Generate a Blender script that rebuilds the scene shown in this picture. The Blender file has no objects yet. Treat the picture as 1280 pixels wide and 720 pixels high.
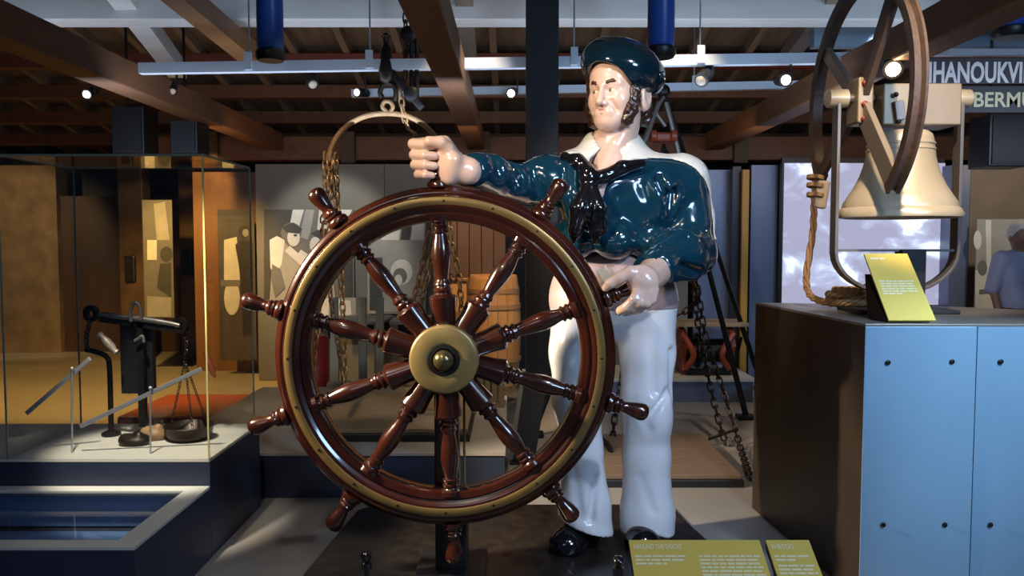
import bpy, math, random
import numpy as np
from mathutils import Vector, Matrix, noise as mnoise
random.seed(7)
C = bpy.context.scene.collection
PI = math.pi
HC, FPX, PITCH = 1.55, 1000.0, math.radians(3.26)

def P(px, py, Y):
    """point of the place that lies Y metres in front of the viewer and shows at (px, py) of the 1280x720 frame"""
    a, b = (px - 640) / FPX, (360 - py) / FPX
    t = Y / (math.cos(PITCH) + b * math.sin(PITCH))
    return Vector((a * t, Y, HC + t * (b * math.cos(PITCH) - math.sin(PITCH))))

def G(px, py, z=0.0):
    a, b = (px - 640) / FPX, (360 - py) / FPX
    t = (z - HC) / (b * math.cos(PITCH) - math.sin(PITCH))
    return Vector((a * t, t * (math.cos(PITCH) + b * math.sin(PITCH)), z))

# ------------------------------------------------------------------ materials
def mat(name, col, rough=0.5, metal=0.0, coat=0.0, col2=None, scale=8.0, amt=0.5, bump=0.0, bscale=None,
        stretch=(1, 1, 1), detail=4.0, spec=0.5, emis=None, estr=0.0, rvar=0.0):
    m = bpy.data.materials.new(name); m.use_nodes = True
    nt = m.node_tree; b = nt.nodes['Principled BSDF']
    b.inputs['Base Color'].default_value = (*col, 1)
    b.inputs['Roughness'].default_value = rough
    b.inputs['Metallic'].default_value = metal
    b.inputs['Specular IOR Level'].default_value = spec
    if coat:
        b.inputs['Coat Weight'].default_value = coat; b.inputs['Coat Roughness'].default_value = 0.06
    if emis:
        b.inputs['Emission Color'].default_value = (*emis, 1); b.inputs['Emission Strength'].default_value = estr
    if col2 or bump or rvar:
        tc = nt.nodes.new('ShaderNodeTexCoord'); mp = nt.nodes.new('ShaderNodeMapping')
        mp.inputs['Scale'].default_value = stretch
        nt.links.new(tc.outputs['Object'], mp.inputs['Vector'])
        nz = nt.nodes.new('ShaderNodeTexNoise'); nz.inputs['Scale'].default_value = scale; nz.inputs['Detail'].default_value = detail
        nt.links.new(mp.outputs['Vector'], nz.inputs['Vector'])
        if col2:
            r = nt.nodes.new('ShaderNodeValToRGB')
            r.color_ramp.elements[0].position = 0.5 - 0.5 * (1 - amt) - 0.02; r.color_ramp.elements[0].color = (*col, 1)
            r.color_ramp.elements[1].position = 0.5 + 0.5 * (1 - amt) + 0.02; r.color_ramp.elements[1].color = (*col2, 1)
            nt.links.new(nz.outputs['Fac'], r.inputs['Fac']); nt.links.new(r.outputs['Color'], b.inputs['Base Color'])
        if rvar:
            mr = nt.nodes.new('ShaderNodeMapRange'); mr.inputs['To Min'].default_value = max(0.02, rough - rvar); mr.inputs['To Max'].default_value = rough + rvar
            nt.links.new(nz.outputs['Fac'], mr.inputs['Value']); nt.links.new(mr.outputs['Result'], b.inputs['Roughness'])
        if bump:
            n2 = nt.nodes.new('ShaderNodeTexNoise'); n2.inputs['Scale'].default_value = bscale or scale * 3; n2.inputs['Detail'].default_value = 3
            nt.links.new(mp.outputs['Vector'], n2.inputs['Vector'])
            bp = nt.nodes.new('ShaderNodeBump'); bp.inputs['Strength'].default_value = bump; bp.inputs['Distance'].default_value = 0.01
            nt.links.new(n2.outputs['Fac'], bp.inputs['Height']); nt.links.new(bp.outputs['Normal'], b.inputs['Normal'])
    return m

M = {}
M['floor'] = mat('floor_concrete', (.24, .22, .20), .42, col2=(.31, .285, .26), scale=1.3, amt=.5, bump=.04, bscale=60)
M['wood_gloss'] = mat('varnished_mahogany', (.013, .0024, .0012), .24, coat=1, col2=(.042, .008, .0025), scale=5, amt=.6, stretch=(1, 1, 1))
M['brass_dull'] = mat('aged_brass', (.26, .17, .05), .34, metal=.6, col2=(.18, .12, .05), scale=9, amt=.55, bump=.05)
M['hub_brass'] = mat('hub_brass', (.30, .22, .08), .36, metal=.35, col2=(.15, .10, .035), scale=6, amt=.4, bump=.06)
M['iron_dark'] = mat('dark_iron', (.02, .018, .018), .4, metal=.6)
M['black'] = mat('black_paint', (.010, .010, .012), .4)
M['black_gloss'] = mat('black_gloss_enamel', (.006, .006, .008), .1, coat=.8)
M['teal'] = mat('teal_enamel', (.003, .026, .050), .13, coat=1, col2=(.004, .036, .062), scale=3, amt=.5, bump=.03, bscale=9)
M['navy'] = mat('dark_teal_enamel', (.002, .013, .023), .12, coat=1)
M['white_gloss'] = mat('white_enamel', (.82, .82, .84), .16, coat=.6, col2=(.74, .75, .79), scale=4, amt=.6, bump=.03, bscale=7)
M['collar'] = mat('cream_enamel', (.74, .72, .66), .18, coat=.6)
M['waist'] = mat('pinkish_trouser_top', (.42, .31, .31), .35, coat=.2)
M['skin'] = mat('painted_skin', (.72, .49, .39), .24, coat=.5, bump=.02, bscale=10)
M['lips'] = mat('painted_lips', (.55, .26, .20), .3)
M['hair'] = mat('painted_brown_hair', (.030, .011, .006), .3, coat=.5, bump=.4, bscale=60)
M['brow'] = mat('painted_brow', (.07, .025, .018), .4)
M['eye_white'] = mat('painted_eye_white', (.62, .58, .5), .25)
M['iris'] = mat('painted_iris', (.10, .10, .08), .3)
M['paper'] = mat('cream_paper', (.62, .50, .34), .6)
M['steel_blue'] = mat('brushed_blue_steel', (.20, .34, .50), .42, metal=.35, col2=(.24, .39, .55), scale=2.5, amt=.5, bump=.03, bscale=120, stretch=(1, 1, .6))
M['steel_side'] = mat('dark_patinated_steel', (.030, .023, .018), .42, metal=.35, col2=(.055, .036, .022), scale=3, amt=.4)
M['steel_top'] = mat('brushed_steel_top', (.30, .28, .26), .35, metal=.6, bump=.03, bscale=80, stretch=(.3, 4, 1))
M['navy_panel'] = mat('navy_plinth_board', (.020, .028, .055), .45)
M['navy_dark'] = mat('navy_plinth_side', (.020, .028, .055), .5)
M['plinth_top'] = mat('plinth_top_pale', (.55, .53, .47), .5)
M['lid_frame'] = mat('pale_grey_lid_frame', (.50, .50, .46), .45)
M['grey_top'] = mat('grey_plinth_top', (.30, .28, .25), .5)
M['slab'] = mat('old_oak_boards', (.24, .17, .10), .6, col2=(.34, .25, .15), scale=3, amt=.5, stretch=(.6, 6, 1), bump=.2)
M['slab2'] = mat('worn_timber_boards', (.14, .092, .06), .6, col2=(.20, .14, .095), scale=3, amt=.5, stretch=(.6, 6, 1), bump=.2)
M['barrel'] = mat('barrel_oak', (.34, .165, .06), .45, col2=(.46, .25, .10), scale=4, amt=.5, stretch=(7, 7, .5), bump=.15)
M['barrel_hoop'] = mat('barrel_hoop', (.35, .20, .10), .5, col2=(.22, .12, .06), scale=9)
M['cask'] = mat('brown_door_wood', (.15, .07, .026), .45, col2=(.21, .10, .04), scale=3, amt=.5, stretch=(5, 5, .4))
M['chain'] = mat('rusty_chain', (.26, .14, .06), .45, metal=.35, col2=(.42, .25, .11), scale=30, amt=.5)
M['chain_dark'] = mat('dark_chain', (.035, .024, .018), .42, metal=.6)
M['rope'] = mat('hemp_rope', (.16, .085, .035), .8, col2=(.27, .15, .06), scale=90, amt=.4, bump=.5, bscale=160)
M['bell'] = mat('pale_worn_bronze', (.66, .56, .42), .36, metal=.3, col2=(.54, .44, .30), scale=3.5, amt=.6, bump=.08, bscale=20)
M['headstock'] = mat('headstock_metal', (.38, .29, .20), .42, metal=.4, col2=(.30, .23, .16), scale=4, amt=.5, bump=.1)
M['strap'] = mat('grey_strap_iron', (.18, .16, .15), .4, metal=.6)
M['wheel_iron'] = mat('dark_wheel_timber', (.05, .032, .026), .5, col2=(.10, .06, .045), scale=10, bump=.3)
M['spoke_pale'] = mat('worn_spoke_iron', (.30, .24, .19), .45, metal=.3)
M['label'] = mat('mustard_caption', (.72, .54, .12), .45)
M['tray_blue'] = mat('blue_lining_and_lid_haze', (.09, .17, .36), .5)  # blue lining, lightened to carry the bluish ceiling reflection of the lid glass
M['boss'] = mat('dark_boss_brass', (.16, .13, .06), .25, metal=.8)
M['print'] = mat('pale_print', (.85, .80, .55), .5)
M['beam'] = mat('roof_timber', (.13, .055, .022), .6, col2=(.20, .09, .04), scale=3, amt=.5, stretch=(3, .5, 3), bump=.15)
M['beam_red'] = mat('red_roof_timber', (.13, .035, .022), .6, col2=(.2, .05, .03), scale=3, stretch=(.5, 3, 3))
M['purlin'] = mat('limewashed_timber', (.60, .58, .54), .6, col2=(.74, .72, .67), scale=3, amt=.5, stretch=(.5, 3, 3), bump=.1)
M['rafter'] = mat('pale_rafter', (.15, .11, .08), .7, col2=(.22, .17, .12), scale=3, stretch=(3, .5, 3))
M['roof'] = mat('roof_boards', (.09, .066, .046), .8, col2=(.17, .135, .10), scale=2.2, amt=.5, stretch=(5, .8, 1))
M['track'] = mat('white_track_steel', (.62, .68, .74), .35, metal=.2)
M['track_blue'] = mat('blue_grey_duct', (.16, .22, .28), .5)
M['tube_blue'] = mat('blue_tube', (.02, .09, .42), .35)
M['wall'] = mat('dark_wall', (.022, .021, .024), .7, col2=(.03, .028, .03), scale=2)
M['stone'] = mat('brown_stonework', (.12, .075, .038), .8, col2=(.26, .18, .09), scale=5, amt=.45, bump=.5)
M['wall_wood'] = mat('dark_wood_lining', (.035, .018, .009), .5, col2=(.06, .03, .015), scale=3, stretch=(5, 5, .4))
M['panel_grey'] = mat('grey_display_panel', (.12, .12, .11), .6, col2=(.15, .15, .135), scale=1.3)
M['panel_blue'] = mat('blue_grey_panel', (.13, .16, .26), .35, metal=.3, col2=(.16, .20, .30), scale=1.2)
M['panel_tan'] = mat('tan_panel', (.26, .20, .14), .5, col2=(.15, .12, .10), scale=2)
M['post_gold'] = mat('golden_oak_post', (.13, .075, .028), .6, col2=(.025, .013, .008), scale=3.5, amt=.5)
M['yellow_post'] = mat('mustard_post', (.42, .22, .03), .5)
M['orange'] = mat('orange_enamel', (.34, .065, .02), .4, col2=(.24, .045, .02), scale=6)
M['red'] = mat('dull_red', (.22, .015, .012), .5)
M['grey_leg'] = mat('grey_green_metal', (.40, .42, .35), .5)
M['dark_grey'] = mat('charcoal_column', (.012, .012, .016), .45)
M['charcoal2'] = mat('charcoal_foot', (.05, .05, .055), .45)
M['plate'] = mat('dark_mottled_plate', (.007, .006, .006), .3, col2=(.026, .021, .017), scale=14, amt=.55, bump=.5, bscale=9)
M['wire'] = mat('steel_wire', (.4, .42, .45), .35, metal=.7)
M['alu'] = mat('pale_steel_rod', (.42, .42, .44), .35, metal=.6)
M['lamp_body'] = mat('black_lamp', (.012, .012, .014), .4)
M['lamp_on'] = mat('lit_lamp_glass', (1, 1, 1), .3, emis=(1, .88, .72), estr=14)
M['lamp_hot'] = mat('bright_lamp_glass', (1, 1, 1), .3, emis=(1, .72, .42), estr=40)
M['lamp_dim'] = mat('lamp_side_glass', (.35, .31, .26), .4, emis=(1, .8, .6), estr=.15)
for i, g in enumerate((.015, .06, .17, .36, .72)):
    M['g%d' % i] = mat('photo_grey_%d' % i, (g, g * .985, g * .92), .55, col2=(g * .7, g * .69, g * .65), scale=7, amt=.4)
M['shirt'] = mat('pale_blue_shirt', (.33, .35, .52), .7, bump=.2, bscale=12)
M['slacks'] = mat('dark_trousers', (.012, .012, .018), .7)
M['grey_hair'] = mat('white_hair', (.60, .56, .52), .7, bump=.3)
M['skin_person'] = mat('person_skin', (.28, .14, .09), .5)

def glass_mat(name, tint=(.96, .97, .97)):
    m = bpy.data.materials.new(name); m.use_nodes = True; nt = m.node_tree
    for n in list(nt.nodes): nt.nodes.remove(n)
    o = nt.nodes.new('ShaderNodeOutputMaterial'); mx = nt.nodes.new('ShaderNodeMixShader')
    tr = nt.nodes.new('ShaderNodeBsdfTransparent'); gl = nt.nodes.new('ShaderNodeBsdfGlossy'); fr = nt.nodes.new('ShaderNodeFresnel')
    tr.inputs['Color'].default_value = (*tint, 1); gl.inputs['Roughness'].default_value = .02; nt.nodes.remove(fr)
    lw = nt.nodes.new('ShaderNodeLayerWeight'); lw.inputs['Blend'].default_value = .5; pw = nt.nodes.new('ShaderNodeMath'); pw.operation = 'POWER'; pw.inputs[1].default_value = 4.5
    fr = nt.nodes.new('ShaderNodeMath'); fr.operation = 'MULTIPLY_ADD'; fr.inputs[1].default_value = .7; fr.inputs[2].default_value = .02; nt.links.new(lw.outputs['Facing'], pw.inputs[0]); nt.links.new(pw.outputs[0], fr.inputs[0])
    nt.links.new(fr.outputs[0], mx.inputs[0]); nt.links.new(tr.outputs[0], mx.inputs[1]); nt.links.new(gl.outputs[0], mx.inputs[2])
    nt.links.new(mx.outputs[0], o.inputs['Surface'])
    return m
M['glass'] = glass_mat('clear_glass')
M['glass_edge'] = mat('green_glass_edge', (.16, .19, .15), .3)
M['glass_edge_warm'] = mat('amber_glass_edge', (.50, .46, .18), .2)

def screen_mat():
    m = bpy.data.materials.new('projected_sea_film'); m.use_nodes = True; nt = m.node_tree; b = nt.nodes['Principled BSDF']
    tc = nt.nodes.new('ShaderNodeTexCoord'); mp = nt.nodes.new('ShaderNodeMapping'); mp.inputs['Scale'].default_value = (.9, 1, 1.6)
    mp.inputs['Rotation'].default_value = (0, .5, 0); mp.inputs['Location'].default_value = (.35, 0, .1)
    nt.links.new(tc.outputs['Object'], mp.inputs[0])
    nz = nt.nodes.new('ShaderNodeTexNoise'); nz.inputs['Scale'].default_value = 1.9; nz.inputs['Detail'].default_value = 5; nz.inputs['Distortion'].default_value = .6
    nt.links.new(mp.outputs[0], nz.inputs['Vector'])
    sp = nt.nodes.new('ShaderNodeSeparateXYZ'); nt.links.new(tc.outputs['Object'], sp.inputs[0])
    ad = nt.nodes.new('ShaderNodeMath'); ad.operation = 'MULTIPLY_ADD'; ad.inputs[1].default_value = 1; ad.use_clamp = False
    mr = nt.nodes.new('ShaderNodeMapRange'); mr.inputs['From Min'].default_value = .95; mr.inputs['From Max'].default_value = 1.45; mr.inputs['To Max'].default_value = .30
    nt.links.new(sp.outputs['Z'], mr.inputs['Value']); nt.links.new(nz.outputs['Fac'], ad.inputs[0]); nt.links.new(mr.outputs[0], ad.inputs[2])
    r = nt.nodes.new('ShaderNodeValToRGB'); e = r.color_ramp.elements
    e[0].position = .50; e[0].color = (.29, .29, .41, 1); e[1].position = .64; e[1].color = (.80, .92, 1.0, 1)
    x = r.color_ramp.elements.new(.575); x.color = (.38, .42, .60, 1)
    nt.links.new(ad.outputs[0], r.inputs[0]); nt.links.new(r.outputs[0], b.inputs['Emission Color'])
    b.inputs['Base Color'].default_value = (.05, .05, .05, 1); b.inputs['Emission Strength'].default_value = 1.25; b.inputs['Roughness'].default_value = .6
    return m
M['screen'] = screen_mat()

# ------------------------------------------------------------------ mesh builder
def frame_of(d):
    d = d.normalized(); u = Vector((0, 0, 1)) if abs(d.z) < .9 else Vector((0, 1, 0))
    x = d.cross(u).normalized(); return x, x.cross(d).normalized(), d

class MB:
    def __init__(s): s.v, s.f, s.sm, s.mi, s.cur = [], [], [], [], 0
    def add(s, vs, fs, smooth=False):
        b = len(s.v); s.v += [tuple(v) for v in vs]
        for f in fs: s.f.append(tuple(b + i for i in f)); s.sm.append(smooth); s.mi.append(s.cur)
        return s
    def box(s, c, d, R=None):
        c = Vector(c); vs = []
        for x in (-.5, .5):
            for y in (-.5, .5):
                for z in (-.5, .5):
                    p = Vector((x * d[0], y * d[1], z * d[2])); vs.append(c + (R @ p if R else p))
        return s.add(vs, [(0, 1, 3, 2), (4, 6, 7, 5), (0, 4, 5, 1), (2, 3, 7, 6), (0, 2, 6, 4), (1, 5, 7, 3)])
    def box2(s, lo, hi):
        lo, hi = Vector(lo), Vector(hi); return s.box((lo + hi) / 2, [abs(a) for a in (hi - lo)])
    def bar(s, a, b, w, h, up=(0, 0, 1)):
        a, b = Vector(a), Vector(b); d = (b - a); L = d.length; d.normalize(); up = Vector(up)
        x = d.cross(up).normalized(); z = x.cross(d)
        return s.box((a + b) / 2, (w, L, h), Matrix((x, d, z)).transposed())
    def tube(s, pts, r, n=10, caps=True, closed=False, flat=None):
        pts = [Vector(p) for p in pts]; m = len(pts)
        rs = r if isinstance(r, (list, tuple)) else [r] * m
        ax = None; rings = []
        for i, p in enumerate(pts):
            a = pts[(i - 1) % m] if (i or closed) else p; b = pts[(i + 1) % m] if (i < m - 1 or closed) else p
            t = (b - a).normalized()
            if ax is None: ax = frame_of(t)[0]
            ax = (ax - t * ax.dot(t)).normalized(); ay = t.cross(ax)
            rings.append([p + (ax * math.cos(2 * PI * k / n) + ay * math.sin(2 * PI * k / n) * (flat or 1)) * rs[i] for k in range(n)])
        vs = [v for R in rings for v in R]; fs = []
        for i in range(m if closed else m - 1):
            j = (i + 1) % m
            for k in range(n): fs.append((i * n + k, i * n + (k + 1) % n, j * n + (k + 1) % n, j * n + k))
        if caps and not closed:
            fs.append(tuple(range(n))[::-1]); fs.append(tuple((m - 1) * n + k for k in range(n)))
        return s.add(vs, fs, True)
    def lathe(s, prof, o, axis, n=24, closed=False):
        o = Vector(o); x, y, d = frame_of(Vector(axis)); vs = []; fs = []; m = len(prof)
        for r, h in prof:
            for k in range(n):
                a = 2 * PI * k / n; vs.append(o + d * h + (x * math.cos(a) + y * math.sin(a)) * max(r, 1e-4))
        for i in range(m if closed else m - 1):
            j = (i + 1) % m
            for k in range(n): fs.append((i * n + k, i * n + (k + 1) % n, j * n + (k + 1) % n, j * n + k))
        if not closed:
            fs.append(tuple(range(n))[::-1]); fs.append(tuple((m - 1) * n + k for k in range(n)))
        return s.add(vs, fs, True)
    def prism(s, poly, depth):
        """poly: list of world points (planar); depth: Vector to extrude along"""
        poly = [Vector(p) for p in poly]; n = len(poly); depth = Vector(depth)
        vs = poly + [p + depth for p in poly]
        fs = [tuple(range(n))[::-1], tuple(range(n, 2 * n))] + [(i, (i + 1) % n, (i + 1) % n + n, i + n) for i in range(n)]
        return s.add(vs, fs)
    def sphere(s, c, r, n=14):
        r = r if isinstance(r, (tuple, list)) else (r, r, r); c = Vector(c); vs = []; fs = []
        for i in range(n + 1):
            th = PI * i / n
            for k in range(n * 2):
                a = PI * k / n; q = max(math.sin(th), 1e-4)
                vs.append(c + Vector((q * math.cos(a) * r[0], q * math.sin(a) * r[1], math.cos(th) * r[2])))
        w = n * 2
        for i in range(n):
            for k in range(w): fs.append((i * w + k, (i + 1) * w + k, (i + 1) * w + (k + 1) % w, i * w + (k + 1) % w))
        return s.add(vs, fs, True)
    def build(s, name, mats, parent=None, bevel=0, seg=2):
        me = bpy.data.meshes.new(name); 
        org = Vector((0, 0, 0))
        me.from_pydata(s.v, [], s.f); me.update()
        mats = mats if isinstance(mats, (list, tuple)) else [mats]
        for m in mats: me.materials.append(M[m] if isinstance(m, str) else m)
        me.polygons.foreach_set('use_smooth', s.sm); me.polygons.foreach_set('material_index', s.mi)
        import bmesh
        b = bmesh.new(); b.from_mesh(me); bmesh.ops.recalc_face_normals(b, faces=b.faces)
        b.to_mesh(me); b.free()
        if any(s.sm) :
            try: me.set_sharp_from_angle(angle=math.radians(42))
            except Exception: pass
        o = bpy.data.objects.new(name, me); C.objects.link(o)
        if parent is not None: attach(o, parent)
        else: center(o)
        if bevel:
            md = o.modifiers.new('edge', 'BEVEL'); md.width = bevel; md.segments = seg; md.limit_method = 'ANGLE'; md.angle_limit = math.radians(40)
        return o

def center(o):
    """origin to the middle of the foot of the mesh"""
    me = o.data; n = len(me.vertices); a = np.empty(n * 3); me.vertices.foreach_get('co', a); a = a.reshape(-1, 3)
    lo, hi = a.min(0), a.max(0); c = np.array([(lo[0] + hi[0]) / 2, (lo[1] + hi[1]) / 2, lo[2]])
    me.vertices.foreach_set('co', (a - c).ravel()); o.location = c

def attach(o, parent):
    o.parent = parent
    q = Vector((0, 0, 0)); a = parent
    while a is not None: q += a.location; a = a.parent
    me = o.data; n = len(me.vertices); v = np.empty(n * 3); me.vertices.foreach_get('co', v)
    v = v.reshape(-1, 3) - np.array(q); lo, hi = v.min(0), v.max(0); c = (lo + hi) / 2
    me.vertices.foreach_set('co', (v - c).ravel()); o.location = c

def tag(o, label=None, cat=None, group=None, kind=None):
    if label: o['label'] = label
    if cat: o['category'] = cat
    if group: o['group'] = group
    if kind: o['kind'] = kind
    return o
def empty(name, loc, label, cat, group=None):
    o = bpy.data.objects.new(name, None); C.objects.link(o); o.location = loc; o.empty_display_size = .1
    return tag(o, label, cat, group)
def struct(o): o['kind'] = 'structure'; return o
NTRIM = [0]
def trim(mb, m, bevel=0):
    NTRIM[0] += 1; return struct(mb.build('trim_%d' % NTRIM[0], m, bevel=bevel))

def smooth_path(pts, n=6):
    pts = [Vector(p) for p in pts]; out = []
    q = [pts[0]] + pts + [pts[-1]]
    for i in range(1, len(q) - 2):
        a, b, c, d = q[i - 1], q[i], q[i + 1], q[i + 2]
        for k in range(n):
            t = k / n
            out.append(.5 * ((2 * b) + (c - a) * t + (2 * a - 5 * b + 4 * c - d) * t * t + (3 * b - a - 3 * c + d) * t ** 3))
    out.append(pts[-1]); return out

def chain_mb(pts, L=.05, w=.016, r=.0045, mb=None):
    """links of a chain laid along a path"""
    mb = mb or MB(); pts = smooth_path(pts, 8); d = [0]
    for a, b in zip(pts, pts[1:]): d.append(d[-1] + (b - a).length)
    pitch = L * .74; N = max(1, int(d[-1] / pitch)); j = 0
    for i in range(N):
        s = (i + .5) * pitch
        while j < len(d) - 2 and d[j + 1] < s: j += 1
        t = (s - d[j]) / max(1e-6, d[j + 1] - d[j]); p = pts[j].lerp(pts[j + 1], t); D = (pts[j + 1] - pts[j]).normalized()
        x, y, _ = frame_of(D); u = x if i % 2 else y
        ang = .35; u = (u * math.cos(ang) + D.cross(u) * math.sin(ang))
        ring = []
        for k in range(10):
            a = 2 * PI * k / 10; ca, sa = math.cos(a), math.sin(a)
            ring.append(p + D * (sa * (w * .62) + math.copysign(min(1, abs(sa) * 3), sa) * (L / 2 - w * .62)) + u * ca * w * .62)
        mb.tube(ring, r, n=5, closed=True)
    return mb

# ------------------------------------------------------------------ distance-field sculpting
class Field:
    def __init__(s, lo, hi, h):
        s.lo = np.array(lo, float); s.h = h; s.n = np.ceil((np.array(hi) - s.lo) / h).astype(int) + 1
        s.F = np.full(tuple(s.n), 1.0, np.float32); s.ax = [s.lo[i] + h * np.arange(s.n[i]) for i in range(3)]
    def _reg(s, lo, hi):
        a = np.maximum(np.floor((np.array(lo) - s.lo) / s.h).astype(int), 0); b = np.minimum(np.ceil((np.array(hi) - s.lo) / s.h).astype(int) + 1, s.n)
        if (b <= a).any(): return None, None
        sl = tuple(slice(a[i], b[i]) for i in range(3))
        X, Y, Z = np.meshgrid(*[s.ax[i][sl[i]] for i in range(3)], indexing='ij')
        return sl, (X, Y, Z)
    def _comb(s, sl, d, k, op):
        f = s.F[sl]; d = d.astype(np.float32)
        if op == 'sub':
            d = -d
            if k: h = np.clip(.5 - .5 * (f - d) / k, 0, 1); s.F[sl] = f * (1 - h) + d * h + k * h * (1 - h)
            else: s.F[sl] = np.maximum(f, d)
        else:
            if k: h = np.clip(.5 + .5 * (f - d) / k, 0, 1); s.F[sl] = f * (1 - h) + d * h - k * h * (1 - h)
            else: s.F[sl] = np.minimum(f, d)
    def cap(s, a, b, ra, rb=None, k=.02, op='add'):
        rb = ra if rb is None else rb; a, b = np.array(a), np.array(b); m = max(ra, rb) + 2 * k + 3 * s.h
        sl, g = s._reg(np.minimum(a, b) - m, np.maximum(a, b) + m)
        if sl is None: return s
        ba = b - a; L = max((ba ** 2).sum(), 1e-12)
        t = np.clip(((g[0] - a[0]) * ba[0] + (g[1] - a[1]) * ba[1] + (g[2] - a[2]) * ba[2]) / L, 0, 1)
        d = np.sqrt((g[0] - a[0] - t * ba[0]) ** 2 + (g[1] - a[1] - t * ba[1]) ** 2 + (g[2] - a[2] - t * ba[2]) ** 2) - (ra + (rb - ra) * t)
        s._comb(sl, d, k, op); return s
    def chain(s, pr, k=.02, op='add'):
        for (p, r), (q, t) in zip(pr, pr[1:]): s.cap(p, q, r, t, k, op)
        return s
    def ell(s, c, r, R=None, k=.02, op='add'):
        c, r = np.array(c), np.array(r, float); m = r.max() + 2 * k + 3 * s.h
        sl, g = s._reg(c - m, c + m)
        if sl is None: return s
        q = [g[i] - c[i] for i in range(3)]
        if R is not None:
            R = np.array(R); q = [q[0] * R[0, i] + q[1] * R[1, i] + q[2] * R[2, i] for i in range(3)]
        k0 = np.sqrt(sum((q[i] / r[i]) ** 2 for i in range(3))); k1 = np.sqrt(sum((q[i] / r[i] ** 2) ** 2 for i in range(3)))
        s._comb(sl, k0 * (k0 - 1) / np.maximum(k1, 1e-6), k, op); return s
    def grid(s): return np.meshgrid(*s.ax, indexing='ij')
    def cut(s, p, n, k=0):
        """keep the side the normal n points away from"""
        n = np.array(n, float); n /= np.linalg.norm(n); g = s.grid()
        d = sum((g[i] - p[i]) * n[i] for i in range(3)).astype(np.float32)
        s.F = np.maximum(s.F, d) if not k else -smin(-s.F, -d, k); return s
    def clip(s, p, n, rad):
        n = np.array(n, float); n /= np.linalg.norm(n); g = s.grid()
        d = sum((g[i] - p[i]) * n[i] for i in range(3)); q = sum((g[i] - p[i]) ** 2 for i in range(3)) < rad * rad
        s.F = np.where(q, np.maximum(s.F, d), s.F).astype(np.float32); return s
    def ripple(s, f): s.F = s.F + f(*s.grid()).astype(np.float32); return s
    def mesh(s):
        F = s.F.copy(); F[0] = F[-1] = 1; F[:, 0] = F[:, -1] = 1; F[:, :, 0] = F[:, :, -1] = 1
        I = F < 0; nx, ny, nz = F.shape
        off = [(i, j, k) for i in (0, 1) for j in (0, 1) for k in (0, 1)]
        cnt = sum(I[i:nx - 1 + i, j:ny - 1 + j, k:nz - 1 + k].astype(np.int8) for i, j, k in off)
        act = (cnt > 0) & (cnt < 8); idx = np.argwhere(act); N = len(idx)
        vals = np.stack([F[idx[:, 0] + i, idx[:, 1] + j, idx[:, 2] + k] for i, j, k in off], 1)
        acc = np.zeros((N, 3)); c = np.zeros(N); O = np.array(off, float)
        for a in range(8):
            for b in range(a + 1, 8):
                if abs(O[a] - O[b]).sum() != 1: continue
                va, vb = vals[:, a], vals[:, b]; m = (va < 0) != (vb < 0)
                t = np.where(m, va / np.where(m, va - vb, 1), 0)[:, None]
                acc += np.where(m[:, None], O[a] + t * (O[b] - O[a]), 0); c += m
        pos = (idx + acc / c[:, None]) * s.h + s.lo
        vid = np.full(act.shape, -1, np.int64); vid[act] = np.arange(N); Q = []
        def emit(A, q):
            Q.append(np.where(A[:, None], q, q[:, ::-1]))
        for ax in range(3):
            sa = [slice(None)] * 3; sb = [slice(None)] * 3; sa[ax] = slice(0, -1); sb[ax] = slice(1, None)
            e = I[tuple(sa)] != I[tuple(sb)]; ii = np.argwhere(e); u, w = (ax + 1) % 3, (ax + 2) % 3
            ii = ii[(ii[:, u] > 0) & (ii[:, w] > 0) & (ii[:, u] < F.shape[u] - 1) & (ii[:, w] < F.shape[w] - 1)]
            q = []
            for du, dw in ((-1, -1), (0, -1), (0, 0), (-1, 0)):
                c3 = ii.copy(); c3[:, u] += du; c3[:, w] += dw; q.append(vid[c3[:, 0], c3[:, 1], c3[:, 2]])
            emit(I[ii[:, 0], ii[:, 1], ii[:, 2]], np.stack(q, 1))
        return pos, np.concatenate(Q)

def smin(a, b, k):
    h = np.clip(.5 + .5 * (b - a) / k, 0, 1); return b * (1 - h) + a * h - k * h * (1 - h)

def sculpt(name, fields, m, parent=None, relax=1):
    V, Fs, b = [], [], 0
    for f in (fields if isinstance(fields, (list, tuple)) else [fields]):
        p, q = f.mesh()
        for _ in range(relax):
            e = np.concatenate([q[:, [0, 1]], q[:, [1, 2]], q[:, [2, 3]], q[:, [3, 0]]]); a = np.zeros_like(p); c = np.zeros(len(p))
            for d in range(3): a[:, d] = np.bincount(e[:, 0], p[e[:, 1], d], len(p)) + np.bincount(e[:, 1], p[e[:, 0], d], len(p))
            c = np.bincount(e.ravel(), minlength=len(p)); p = p * .4 + (a / np.maximum(c, 1)[:, None]) * .6
        V.append(p); Fs.append(q + b); b += len(p)
    V, Fs = np.concatenate(V), np.concatenate(Fs); me = bpy.data.meshes.new(name)
    me.vertices.add(len(V)); me.vertices.foreach_set('co', V.ravel()); me.loops.add(len(Fs) * 4); me.loops.foreach_set('vertex_index', Fs.ravel())
    me.polygons.add(len(Fs)); me.polygons.foreach_set('loop_start', np.arange(len(Fs)) * 4); me.polygons.foreach_set('loop_total', np.full(len(Fs), 4))
    me.update(calc_edges=True); me.validate(); me.polygons.foreach_set('use_smooth', [True] * len(me.polygons)); me.materials.append(M[m])
    o = bpy.data.objects.new(name, me); C.objects.link(o)
    if parent is not None: attach(o, parent)
    else: center(o)
    return o

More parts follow.
